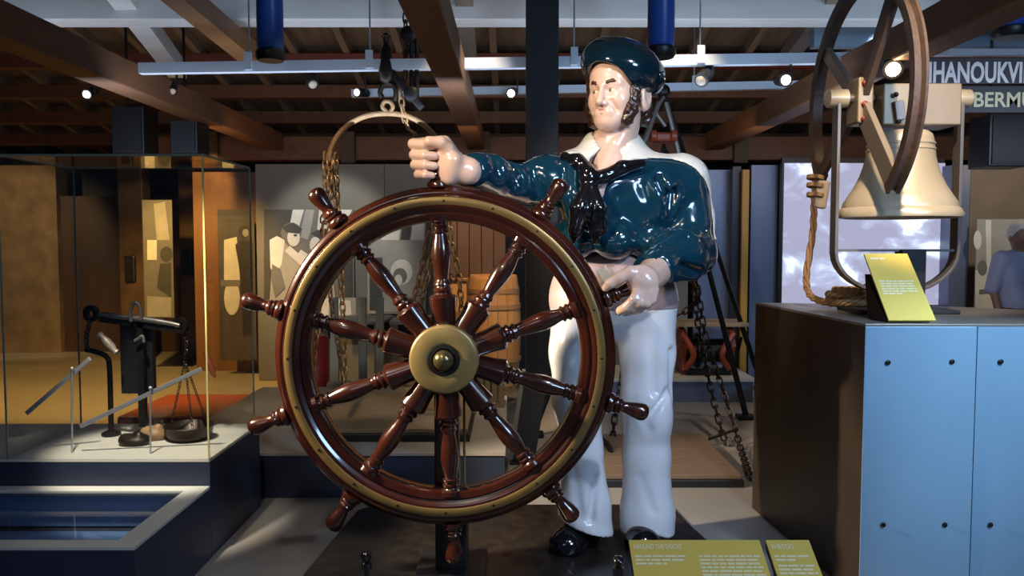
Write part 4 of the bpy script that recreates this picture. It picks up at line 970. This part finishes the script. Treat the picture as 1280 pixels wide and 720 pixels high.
for pts, r in (([(800, 358, 3.425), (793, 374, 3.410), (783, 384, 3.43), (774, 389, 3.47)], .0235), ([(806, 362, 3.42), (800, 378, 3.41), (791, 386, 3.44), (782, 390, 3.485)], .0235),
               ([(812, 364, 3.42), (808, 379, 3.415), (799, 386, 3.445), (791, 389, 3.49)], .0225), ([(818, 362, 3.43), (815, 375, 3.425), (808, 382, 3.455), (800, 386, 3.495)], .0205)):
    HL.chain([(px(*p), r * (1 - .05 * i)) for i, p in enumerate(pts)], k=.006)
HL.chain([(px(803, 341, 3.45), .036), (px(788, 341, 3.435), .029), (px(774, 347, 3.43), .024), (px(763, 354, 3.435), .021), (px(757, 360, 3.45), .017)], k=.012)
sculpt('body', B, 'skin', sailor, 1)
for s in (-1, 1):
    ey = MB().sphere(H(s * .044, .1135, EZ + .000), .0232, 12).build('eye', 'eye_white', sailor)
    MB().sphere(H(s * .044 - .004, .1300, EZ + .001), (.0092, .0092, .0092), 8).build('iris', 'iris', ey)
    f = Field(tuple(H(s * .05, .12, EZ + .04) - Vector((.08, .08, .05))), tuple(H(s * .05, .12, EZ + .04) + Vector((.08, .08, .05))), .003)
    f.chain([(H(s * .016, .143, EZ + .024), .007), (H(s * .030, .146, EZ + .038), .009), (H(s * .052, .137, EZ + .044), .0095), (H(s * .070, .121, EZ + .036), .008), (H(s * .079, .112, EZ + .027), .006)], k=.006); sculpt('eyebrow', f, 'brow', sailor)
f = Field(tuple(H(0, .14, -.14) - Vector((.09, .09, .04))), tuple(H(0, .14, -.14) + Vector((.09, .09, .04))), .003)
f.chain([(H(-.032, .137, -.149), .003), (H(-.010, .144, -.143), .0062), (H(.010, .144, -.143), .0062), (H(.032, .137, -.149), .003)], k=.004)
f.chain([(H(-.028, .138, -.157), .003), (H(0, .143, -.161), .0075), (H(.028, .138, -.157), .003)], k=.002); sculpt('lips', f, 'lips', sailor)
# hair
A = Field(tuple(HCn - Vector((.26, .26, .32))), tuple(HCn + Vector((.26, .32, .24))), .005)
A.ell(H(0, -.060, .030), (.142, .160, .150), RM, k=.02)
A.ell(H(0, -.115, -.09), (.115, .085, .10), RM, k=.03)
A.cut(H(0, .045, .06), (Fw * 1 - Up * .45));
for s_ in (-1, 1):
    A.chain([(H(s_ * .112, .045, .060), .034), (H(s_ * .112, .035, .0), .030), (H(s_ * .110, .035, -.07), .032), (H(s_ * .100, .050, -.13), .038), (H(s_ * .086, .060, -.185), .034)], k=.02)
    A.chain([(H(s_ * .116, -.085, -.10), .034), (H(s_ * .106, -.095, -.17), .032)], k=.02)
A.chain([(H(-.10, .080, .045), .026), (H(-.113, .045, .02), .026)], k=.01)
for s_ in (-1, 1): A.ell(H(s_ * .155, -.035, -.065), (.05, .042, .064), RM, k=.01, op='sub')
A.ripple(lambda X, Y, Z: .0065 * np.sin(X * 150 + 2 * np.sin(Z * 60)) * np.sin(Z * 120 + 2 * np.sin(Y * 70)) * np.sin(Y * 130))
sculpt('hair', A, 'hair', sailor, 1)
# cap
A = Field(tuple(P(700, 160, 3.6)), tuple(P(850, 28, 4.35)), .006)
tl = Matrix.Rotation(math.radians(17), 3, 'Y') @ Matrix.Rotation(math.radians(10), 3, 'X')
A.ell(P(776, 84, 4.00), (.205, .215, .140), np.array(tl), k=.02)
A.ell(P(797, 98, 4.05), (.128, .17, .095), np.array(tl), k=.06)
A.ell(H(0, .03, .075), (.140, .155, .060), RM, k=.03)
A.ell(H(.0, .120, -.075), (.118, .170, .165), RM, k=.015, op='sub')
A.ell(H(0, -.02, -.14), (.165, .20, .135), RM, k=.015, op='sub')
A.ripple(lambda X, Y, Z: .0025 * np.sin(X * 40) * np.sin(Y * 35))
sculpt('cap', A, 'navy', sailor, 1)

# ================================================================== STEEL PLINTH + BELL
ZB = 1.205
poly = [(1.50, 3.38), (3.5, 3.37), (3.5, 3.46), (2.32, 4.33), (1.405, 4.6)]
e = empty('steel_plinth', (2.3, 3.8, 0), 'large blue steel plinth carrying the bell', 'plinth')
def pp(l, z0, z1): return MB().prism([(x, y, z0) for x, y in l], (0, 0, z1 - z0))
pp([(1.52, 3.41), (3.48, 3.40), (3.48, 3.45), (2.32, 4.30), (1.43, 4.57)], 0, ZB - .012).build('core', 'steel_side', e)
sx = 1.50 + (3.38 / 3.37) * 0 ; seam = P(1217, 560, 3.378).x
for x0, x1 in ((1.50, seam - .003), (seam + .003, seam + .72), (seam + .726, 3.5)):
    MB().prism([(x0, 3.38, 0), (x1, 3.375, 0), (x1, 3.375, ZB - .012), (x0, 3.38, ZB - .012)], (0, .03, 0)).build('front_sheet', 'steel_blue', e, bevel=.002)
MB().prism([(1.50, 3.382, 0), (1.405, 4.6, 0), (1.405, 4.6, ZB - .012), (1.50, 3.382, ZB - .012)], (.03, 0, 0)).build('side_sheet', 'steel_side', e)
pp(poly, ZB - .012, ZB).build('top_sheet', 'steel_top', e, bevel=.002)
for x, y in ((1110, 453), (1190, 452), (1251, 452), (1104, 656), (1181, 656), (1238, 656)):
    c = P(x, y, 3.374); MB().lathe([(.011, 0), (.011, .003), (.006, .005)], c, (0, -1, 0), 12).build('bolt', 'iron_dark', e)

YBl = 3.95
bcx = P(1125, 200, YBl).x
lf, rt = P(1046, 140, YBl).x, P(1199, 140, YBl).x
e = empty('bell_stand', (bcx, YBl, ZB), 'grey strap-iron U frame holding the bell on the steel plinth', 'bell frame')
zt = P(0, 131, YBl).z; zbt = P(0, 366, YBl).z; mid = (lf + rt) / 2
path = [(lf, YBl, zt + .03), (lf, YBl, P(0, 320, YBl).z)]
def strapbar(pts, w, th, name, m_, par, wdir=Vector((0, 1, 0))):
    """flat strap: w wide along wdir, th thick"""
    pts = [Vector(p) for p in pts]; mb = MB(); vs = []; n = len(pts)
    for i, p in enumerate(pts):
        t = (pts[min(i + 1, n - 1)] - pts[max(i - 1, 0)]).normalized(); nn = t.cross(wdir).normalized()
        for a_, b_ in ((-1, -1), (1, -1), (1, 1), (-1, 1)): vs.append(p + wdir * w / 2 * a_ + nn * th / 2 * b_)
    fs = [(3, 2, 1, 0), tuple((n - 1) * 4 + k for k in range(4))]
    for i in range(n - 1):
        for k in range(4): fs.append((i * 4 + k, i * 4 + (k + 1) % 4, i * 4 + 4 + (k + 1) % 4, i * 4 + 4 + k))
    return mb.add(vs, fs).build(name, m_, par, bevel=.002)
U = [(lf, YBl, zt + .01), (lf, YBl, P(0, 250, YBl).z), (lf, YBl, P(0, 315, YBl).z)]
cr = []
for i in range(1, 16):
    a = PI + PI * i / 16; cr.append((mid + math.cos(a) * (rt - lf) / 2, YBl, P(0, 315, YBl).z + math.sin(a) * (P(0, 315, YBl).z - zbt)))
U += cr + [(rt, YBl, P(0, 315, YBl).z), (rt, YBl, P(0, 250, YBl).z), (rt, YBl, zt + .01)]
strapbar(U, .07, .016, 'u_strap', 'strap', e)
MB().bar((lf, YBl, P(0, 313, YBl).z), (rt, YBl, P(0, 313, YBl).z), .03, .012).build('cross_bar', 'strap', e)
MB().box2((mid + .02, YBl - .04, ZB + .02), (mid + .14, YBl + .04, P(0, 312, YBl).z)).build('stand_post', 'dark_grey', e, bevel=.004)
MB().box2((mid - .22, YBl - .14, ZB), (mid + .26, YBl + .14, ZB + .02)).build('foot_plate', 'dark_grey', e, bevel=.004)
for x in (lf, rt): MB().lathe([(.02, -.05), (.045, -.045), (.045, .045), (.02, .05)], (x, YBl, zt + .03), (1, 0, 0), 20).build('bearing', 'bell', e)
# bell
e = empty('bronze_bell', (bcx, YBl, P(0, 272, YBl).z), 'large pale worn bronze bell with its headstock and dark ringing wheel', 'bell')
z0 = P(0, 273, YBl).z; zt_ = P(0, 163, YBl).z; h_ = zt_ - z0
bp = [(.255, 0), (.283, .004), (.286, .02), (.272, .045), (.262, .052), (.258, .075), (.235, .11), (.205, .16), (.182, .21), (.166, .26), (.157, .30), (.155, .325), (.158, .328), (.158, .335), (.153, .338), (.152, .352), (.156, .355), (.156, .362), (.150, .366), (.146, .385), (.140, .405), (.12, .42), (.08, h_ - .006), (.02, h_)]
ins = [(.02, h_ - .04), (.11, .38), (.13, .33), (.14, .25), (.18, .14), (.23, .05), (.25, 0)]
MB().lathe(bp[::-1] + [(bp[0][0], 0)] , (bcx, YBl, z0), (0, 0, 1), 56).build('bell_body', 'bell', e) if False else None
mb = MB(); full = [(.01, h_)] + bp[::-1] + [(.25, 0), (.235, .03), (.18, .12), (.14, .22), (.125, .33), (.10, .38), (.01, .39)]
x_, y_, d_ = frame_of(Vector((0, 0, 1))); mb.lathe(full, (bcx, YBl, z0), (0, 0, 1), 60); mb.build('bell_body', 'bell', e)
MB().tube([(bcx, YBl, z0 + .38), (bcx, YBl, z0 + .06)], .012, 8).build('clapper_rod', 'iron_dark', e); MB().sphere((bcx, YBl, z0 + .05), .04, 10).build('clapper_ball', 'iron_dark', e)
# headstock
zs0, zs1 = P(0, 161, YBl).z, P(0, 109, YBl).z
hs = MB().box2((P(1096, 0, YBl).x, YBl - .10, zs0 + .005), (P(1192, 0, YBl).x, YBl + .10, zs1)).build('headstock', 'headstock', e, bevel=.006)
MB().tube([(lf - .02, YBl, zt + .03), (rt + .03, YBl, zt + .03)], .024, 16).build('axle', 'strap', e)
MB().bar(P(1123, 126, YBl - .115), P(1126, 150, YBl - .115), .02, .045, (1, 0, 0)).build('clasp_plate', 'strap', hs, bevel=.003)
for y in (118, 152): MB().sphere(P(1120 + (y - 118) * .1, y, YBl - .12), .012, 8).build('clasp_bolt', 'iron_dark', hs)
# bell wheel: stands in a plane running away from the viewer
wcx = 1.698; wcz = P(0, 128, YBl).z; RW = .575
dirv = Vector((0, 1, 0))      # far direction
def WP(ang, r, off=0): return Vector((wcx + off, YBl, wcz)) + dirv * math.cos(ang) * r + Vector((0, 0, 1)) * math.sin(ang) * r
a0, a1 = math.radians(-36), math.radians(232)
n = 72; mb = MB(); vs = []
prof_ = [(RW - .035, -.026), (RW - .035, .026), (RW + .018, .03), (RW + .018, .018), (RW - .005, .009), (RW - .005, -.009), (RW + .018, -.018), (RW + .018, -.03)]
for i in range(n + 1):
    a = a0 + (a1 - a0) * i / n
    for r, o_ in prof_: vs.append(WP(a, r, o_))
k_ = len(prof_); fs = [tuple(range(k_)), tuple(n * k_ + j for j in range(k_))[::-1]]
for i in range(n):
    for j in range(k_): fs.append((i * k_ + j, i * k_ + (j + 1) % k_, (i + 1) * k_ + (j + 1) % k_, (i + 1) * k_ + j))
wheel_part = mb.add(vs, fs).build('bell_wheel', 'wheel_iron', e); wheel_part['label'] = 'dark ringing wheel with a gap at its foot'; e = wheel_part
def spoke(ang, m_, w=.075, off=0): 
    MB().bar(WP(ang, .06, off), WP(ang, RW - .03, off), .03, w, dirv * -math.sin(ang) + Vector((0, 0, math.cos(ang)))).build('spoke', m_, e, bevel=.004)
spoke(math.radians(38), 'spoke_pale', .07); spoke(math.radians(128), 'wheel_iron', .09); spoke(math.radians(228), 'spoke_pale', .11); spoke(math.radians(-33), 'wheel_iron', .07)
MB().box(Vector((wcx, YBl, wcz)), (.075, .14, .22)).build('hub_block', 'headstock', e, bevel=.01)
for dz in (-.09, -.02, .08): MB().lathe([(.014, 0), (.014, .014), (.006, .02)], Vector((wcx - .01, YBl - .07, wcz + dz)), (0, -1, 0), 10).build('bolt', 'red', e)
# rope
ro = WP(math.radians(-50), RW)
def rope_mesh(pts, r, turns=22):
    pts = smooth_path(pts, 10); mb = MB(); n = len(pts)
    for s in range(3):
        q = []
        for i, p in enumerate(pts):
            t = (pts[min(i + 1, n - 1)] - pts[max(i - 1, 0)]).normalized(); x, y, _ = frame_of(t); a = 2 * PI * s / 3 + i * .55
            q.append(p + (x * math.cos(a) + y * math.sin(a)) * r * .55)
        mb.tube(q, r * .62, 7)
    return mb
tp = P(1020, 226, 4.35)
e = empty('bell_rope', (tp.x, tp.y, ZB), 'brown hemp rope tied to the bell wheel and trailing onto the plinth', 'rope')
rope_mesh([P(1020, 222, 4.34), P(1018, 250, 4.33), P(1016, 290, 4.32), P(1008, 345, 4.30), P(1012, 368, 4.27), P(1028, 377, 4.2), P(1050, 380, 4.12)], .017).build('rope_length', 'rope', e)
MB().box(P(1026, 243, 4.33), (.07, .05, .15), Matrix.Rotation(.15, 3, 'Y')).build('leather_tab', 'spoke_pale', e, bevel=.01)
for y in (222, 232, 244): MB().lathe([(.03, -.014), (.045, -.01), (.045, .01), (.03, .014)], P(1019, y, 4.33), (.15, .1, 1), 14, closed=True).build('lashing', 'rope', e)
coil = []
for i in range(60):
    a = i * .42; rr = .085 + .02 * math.sin(i * .7); coil.append(P(1062, 382, 4.1) + Vector((math.cos(a) * rr * 1.1, math.sin(a) * rr * .8, .0)) * 1)
for i, c in enumerate(coil): c.z = ZB + .024 + i * .0015
coil += [Vector((coil[-1].x + .12, coil[-1].y - .05, ZB + .06)), Vector((coil[-1].x + .16, coil[-1].y - .08, ZB + .028))]
rope_mesh([p for i, p in enumerate(coil) if i % 2 == 0 or i > 58], .017).build('rope_coil', 'rope', e)

# caption plaque on the plinth
def plaque(name, tl, tr, bl, br, label, cat='caption panel', th=.008):
    e = empty(name, (tl + tr + bl + br) / 4, label, cat); n = (tr - tl).cross(bl - tl).normalized()
    if n.y > 0: n = -n
    MB().prism([tl, tr, br, bl], -n * th).build('caption_face', 'label', e)
    return e, n
Yb = 3.415; xb0 = P(1111, 404, Yb).x; xb1 = P(1170, 404, Yb).x
tz = P(0, 317, 3.66).z
tl, tr = Vector((P(1080, 317, 3.66).x, 3.66, tz)), Vector((P(1134, 317, 3.66).x, 3.66, tz)); bl, br = Vector((xb0, Yb, ZB + .012)), Vector((xb1, Yb, ZB + .012))
e, n = plaque('bell_caption', tl, tr, bl, br, 'mustard caption plaque leaning on the plinth before the bell')
MB().prism([bl + Vector((0, .012, -.010)), Vector((bl.x, 3.62, ZB + .002)), Vector((bl.x, 3.66, ZB + .2))], (br.x - bl.x - .02, 0, 0)).build('plaque_wedge', 'iron_dark', e)
rg, upv = (tr - tl).normalized(), (tl - bl).normalized(); ht = (tl - bl).length; wd = (tr - tl).length
def dashes(mb, o, rg, up, w, rows, lh, n, th=.0012, gap=.25):
    for r in range(rows):
        x = 0; full = w if r < rows - 1 else w * .6
        while x < full - lh:
            L = random.uniform(1.2, 4.2) * lh; L = min(L, full - x)
            c = o + rg * (x + L / 2) - up * (r * lh * 1.55); mb.add([c - rg * L / 2 + n * th, c + rg * L / 2 + n * th, c + rg * L / 2 + up * lh * .8 + n * th, c - rg * L / 2 + up * lh * .8 + n * th], [(0, 1, 2, 3)]); x += L + lh * .45
mb = MB(); dashes(mb, tl + rg * .02 - upv * .035, rg, upv, wd * .55, 1, .012, n); mb.build('title_print', 'print', e); mb = MB(); dashes(mb, tl + rg * .02 - upv * ht * .44, rg, upv, wd * .78, 6, .009, n); mb.build('small_print', 'print', e)

# front caption rail
zt2, Yt2 = P(0, 675, 2.8).z, 2.8
Yb2, zb2 = 2.42, P(0, 720, 2.67).z - (2.67 - 2.42) * .56
def front_caption(x0, x1, title, tw, label, cols):
    a, b = P(x0, 675, Yt2).x, P(x1, 675, Yt2).x
    tl, tr, bl, br = Vector((a, Yt2, zt2)), Vector((b, Yt2, zt2)), Vector((a + .0, Yb2, zb2)), Vector((b + .0, Yb2, zb2))
    e, n = plaque('floor_caption', tl, tr, bl, br, label); rg, up = (tr - tl).normalized(), (tl - bl).normalized()
    text_mb(title, tl + rg * .012 - up * .040, rg, up, width=tw, height=.022, thick=.0012, bold=.02).build('title_lettering', 'print', e)
    for xo, w, yo, rows in cols:
        mb = MB(); dashes(mb, tl + rg * xo - up * yo, rg, up, w, rows, .010, n); mb.build('small_print', 'print', e)
    MB().box2((a + .01, Yt2 - .10, ZP * 0 + .02), (a + .05, Yt2 - .06, zt2 - .07)).build('support_leg', 'black', e)
    MB().box2((b - .05, Yt2 - .10, .02), (b - .01, Yt2 - .06, zt2 - .07)).build('support_leg', 'black', e)
    MB().prism([tl + Vector((0, .0, -.012)), tr + Vector((0, 0, -.012)), br + Vector((0, 0, -.012)), bl + Vector((0, 0, -.012))], (0, 0, -.02)).build('backing_plate', 'black', e)
    MB().box2((a - .0, Yt2 - .16, 0), (b + .0, Yt2, .02)).build('foot_bar', 'black', e)
front_caption(786, 949, 'AROUND THE DOCKS', .170, 'wide mustard caption panel titled AROUND THE DOCKS at the bottom', ((.012, .18, .075, 3), (.235, .215, .075, 16)))
front_caption(957, 1011, 'IN BLOCKS', .078, 'narrow mustard caption panel right of the wide one', ((.012, .125, .075, 2), (.012, .130, .115, 12)))
# barrier posts with wire
for x, y, Y, lb in ((458, 697, 3.25, 'small black barrier post with a knob left of the wheel foot'), (773, 704, 3.05, 'small black barrier post with a knob beside the wide caption')):
    c = P(x, y, Y); e = empty('barrier_post', (c.x, c.y, ZP), lb, 'barrier post', 'barrier posts')
    MB().tube([(c.x, c.y, ZP + .01), (c.x, c.y, c.z - .02)], .010, 12).build('post', 'black_gloss', e)
    MB().lathe([(.012, -.05), (.022, -.045), (.022, -.02), (.014, -.015), (.02, .0), (.024, .012), (.016, .026), (.004, .03)], c, (0, 0, 1), 16).build('knob', 'black_gloss', e)
    MB().lathe([(.06, 0), (.06, .008), (.02, .014)], (c.x, c.y, ZP), (0, 0, 1), 24).build('base_disc', 'black_gloss', e)

# ================================================================== painted name board
Yn = 6.0
a, b = P(1143, 140, Yn), P(1343, 72, Yn)
e = empty('name_board', ((a.x + b.x) / 2, Yn, a.z), 'dark ship name board painted SIHANOUKVILLE over BERMUDA, hung under the roof', 'sign')
c = P(1143, 104, Yn)
MB().box2((a.x, Yn, c.z), (b.x, Yn + .04, b.z)).build('upper_board', 'wall', e, bevel=.004)
c2 = P(1198, 107, Yn); MB().box2((c2.x, Yn + .005, a.z), (b.x, Yn + .04, c2.z)).build('lower_board', 'wall', e, bevel=.004)
M['paint'] = mat('worn_white_paint', (.50, .48, .46), .6, col2=(.38, .36, .36), scale=20, amt=.4); M['paint2'] = mat('worn_cream_paint', (.36, .32, .20), .6)
q = P(1150, 104, Yn - .001); text_mb('SIHANOUKVILLE', q, (1, 0, 0), (0, 0, 1), width=P(1314, 0, Yn).x - q.x, height=P(0, 77, Yn).z - q.z, thick=.002, bold=.03).build('upper_lettering', 'paint', e)
q = P(1217, 134, Yn + .004); text_mb('BERMUDA', q, (1, 0, 0), (0, 0, 1), width=P(1335, 0, Yn).x - q.x, height=P(0, 115, Yn).z - q.z, thick=.002, bold=.02).build('lower_lettering', 'paint2', e)
for x in (1150, 1330):
    q = P(x, 72, Yn + .02); MB().tube([q, Vector((q.x, q.y, rz(Yn) - .01))], .006, 6).build('hanger_wire', 'wire', e)

# ================================================================== visitor
vx, vy = P(1274, 340, 7.5).x, 7.5
person = empty('person', (vx, vy, 0), 'person in a pale blue shirt with white hair walking by the right mural', 'person')
def V(x, y, z): return Vector((vx + x, vy + y, z))
f = Field(V(-.35, -.3, -.01), V(.35, .3, 1.8), .012)
f.ell(V(-.02, -.01, 1.60), (.075, .095, .115), k=.02); f.cap(V(-.01, 0, 1.52), V(0, .01, 1.38), .055, .065, k=.03); f.ell(V(-.05, -.09, 1.575), (.015, .02, .02), k=.02)
f.ell(V(0, .02, 1.25), (.17, .11, .2), k=.03); f.ell(V(0, .02, .95), (.15, .11, .15), k=.05)
for s in (-1, 1):
    f.chain([(V(s * .19, 0, 1.40), .05), (V(s * .24, .0, 1.12), .04), (V(s * .22, -.08, .87), .03), (V(s * .22, -.12, .80), .028)], k=.02)
    for j in range(4): f.cap(V(s * (.205 + .014 * j), -.12 - .01 * j, .78), V(s * (.205 + .012 * j), -.13, .70), .010, .008, k=.006)
    f.cap(V(s * .195, -.11, .80), V(s * .18, -.15, .74), .011, .009, k=.006)
    f.chain([(V(s * .09, 0, .9), .085), (V(s * .10, 0, .5), .06), (V(s * .10, .02, .08), .04), (V(s * .10, -.12, .04), .04)], k=.02)
    f.ell(V(-.02 + s * .077, 0, 1.59), (.014, .02, .03), k=.01)
sculpt('body', f, 'skin_person', person)
f = Field(V(-.15, -.2, 1.5), V(.15, .2, 1.78), .009); f.ell(V(-.015, .012, 1.63), (.090, .104, .105), k=.01); f.cut(V(0, -.03, 1.60), (0, -1, -.7)); sculpt('hair', f, 'grey_hair', person)
f = Field(V(-.36, -.3, .86), V(.36, .3, 1.55), .012); f.ell(V(0, .02, 1.24), (.20, .14, .24), k=.03); f.ell(V(0, .02, 1.0), (.18, .14, .16), k=.06); f.cap(V(-.15, .01, 1.40), V(.15, .01, 1.40), .07, .07, k=.06)
for s in (-1, 1): f.chain([(V(s * .18, 0, 1.39), .075), (V(s * .25, 0, 1.12), .062)], k=.04)
f.cut((0, 0, .92), (0, 0, -1)); sculpt('shirt', f, 'shirt', person)
f = Field(V(-.3, -.3, .02), V(.3, .3, 1.0), .012); f.ell(V(0, .02, .90), (.172, .132, .13), k=.03)
for s in (-1, 1): f.chain([(V(s * .09, .01, .86), .105), (V(s * .10, .0, .5), .078), (V(s * .10, .02, .08), .062)], k=.03)
f.cut((0, 0, .95), (0, 0, 1)); sculpt('trousers', f, 'slacks', person)
for s in (-1, 1):
    f = Field(V(s * .10 - .1, -.25, -.0), V(s * .10 + .1, .12, .14), .008); f.cap(V(s * .10, .03, .045), V(s * .10, -.13, .04), .052, .048, k=.01); f.cut((0, 0, .003), (0, 0, -1)); sculpt('shoe', f, 'black', person)

# ================================================================== LIGHTS
def spot(loc, target, power, col, angle, size=.06, blend=.5):
    l = bpy.data.lights.new('spot', 'SPOT'); l.energy = power; l.color = col; l.spot_size = math.radians(angle); l.spot_blend = blend; l.shadow_soft_size = size
    o = bpy.data.objects.new('spot_light', l); C.objects.link(o); o.location = loc
    o.rotation_euler = (Vector(target) - Vector(loc)).to_track_quat('-Z', 'Y').to_euler(); return o
def area(loc, target, power, col, sx, sy):
    l = bpy.data.lights.new('area', 'AREA'); l.energy = power; l.color = col; l.shape = 'RECTANGLE'; l.size = sx; l.size_y = sy
    o = bpy.data.objects.new('area_light', l); C.objects.link(o); o.location = loc
    o.rotation_euler = (Vector(target) - Vector(loc)).to_track_quat('-Z', 'Y').to_euler(); return o
WARM, COOL = (1, .80, .56), (.55, .72, 1)
spot((-1.3, 1.6, 2.75), (.45, 4.0, 2.0), 260, WARM, 34, .05)          # sailor key from the left
spot((-2.45, 3.1, 2.2), (.32, 4.05, .5), 1000, (1, .82, .58), 40)  # raking light on the trouser legs
spot((-.2, 2.6, 3.3), (.45, 4.0, 1.9), 60, WARM, 36, .05)
spot((1.7, 1.0, 3.4), (.55, 4.05, 1.2), 270, (.66, .78, 1), 40, .08)      # cooler from the right
spot((1.4, 2.0, 3.5), (1.95, 3.9, 1.85), 480, WARM, 26)          # bell
spot((-1.0, 2.4, 3.5), (-.3, 3.5, 1.0), 22, WARM, 40)             # wheel
spot((-.2, 5.2, 3.4), (-.6, 6.0, .3), 90, WARM, 55)             # oak pan
spot((-.12, 5.75, 2.75), (-.14, 6.7, .95), 200, (1, .68, .34), 36)  # barrel
spot((-.9, 5.6, 3.0), (-.25, 7.6, 1.2), 170, (1, .66, .34), 34)
spot((1.2, 5.2, 3.3), (1.0, 6.4, .1), 60, WARM, 60)             # floor right
spot((1.9, 6.6, 3.0), (1.9, 8.0, .4), 60, WARM, 50)             # winch
spot((-3.9, 7.6, 2.8), (-3.9, 8.9, 0), 480, (1, .55, .12), 100)  # amber pool behind the case
spot((-6.3, 8.6, 2.9), (-7.0, 11.3, 1.2), 190, (1, .68, .32), 60)
spot((-1.75, 3.0, 3.2), (-1.85, 4.1, .5), 620, (1, .90, .72), 22)  # onto the case deck
spot((-3.2, 9.0, 2.6), (-4.6, 10.5, 1.3), 70, (1, .62, .22), 60)
spot((-2.2, 7.0, 3.0), (-2.0, 8.9, 1.4), 150, (1, .95, .80), 44) # photographs
spot((-1.2, 4.6, 3.2), (-1.25, 5.6, 1.6), 70, (1, .75, .45), 40) # hanging chains
spot((3.0, 6.4, 3.2), (2.9, 8.8, 1.6), 70, COOL, 70)            # blue panels
spot((5.4, 6.6, 3.2), (5.4, 8.6, 1.4), 110, (1, .85, .62), 60)   # mural right
spot((2.3, 1.6, 3.0), (2.0, 3.38, .95), 420, (.62, .84, 1), 26, .1, 1)      # glow on the steel front
spot((.2, .9, 3.3), (.6, 2.7, .45), 55, (1, .86, .6), 26)         # captions
spot((-1.0, 1.6, 3.2), (-1.1, 4.1, 0), 55, (1, .9, .75), 44)       # floor left
area((2.8, .2, 2.8), (2.3, 3.4, .6), 75, (.42, .66, 1), 1.2, .8)   # cool light on the steel front
area((-1.5, -1.5, 3.2), (-.5, 5, 1.0), 11, (.75, .82, 1), 1.6, 1.0)   # dim cool fill, an added lamp out of view behind the camera
area((.3, 5.62, 2.35), (.3, 6.5, 3.4), 50, (.62, .76, 1), 9, .5)      # cool uplight on the roof
area((1.0, 7.6, 2.4), (1.0, 9.4, 3.4), 13, (1, .62, .34), 9, .4)     # warm uplight further back

w = bpy.data.worlds.new('hall'); bpy.context.scene.world = w; w.use_nodes = True
w.node_tree.nodes['Background'].inputs[0].default_value = (.45, .6, 1, 1); w.node_tree.nodes['Background'].inputs[1].default_value = .035

cam = bpy.data.cameras.new('camera'); cam.sensor_width = 36; cam.lens = 36 * FPX / 1280; cam.clip_start = .05
co = bpy.data.objects.new('camera', cam); C.objects.link(co); co.location = (0, 0, HC); co.rotation_euler = (PI / 2 - PITCH, 0, 0)
sc = bpy.context.scene; sc.camera = co
sc.view_settings.view_transform = 'Standard'; sc.view_settings.look = 'None'; sc.view_settings.gamma = 1; sc.view_settings.exposure = .14; sc.view_settings.use_curve_mapping = False
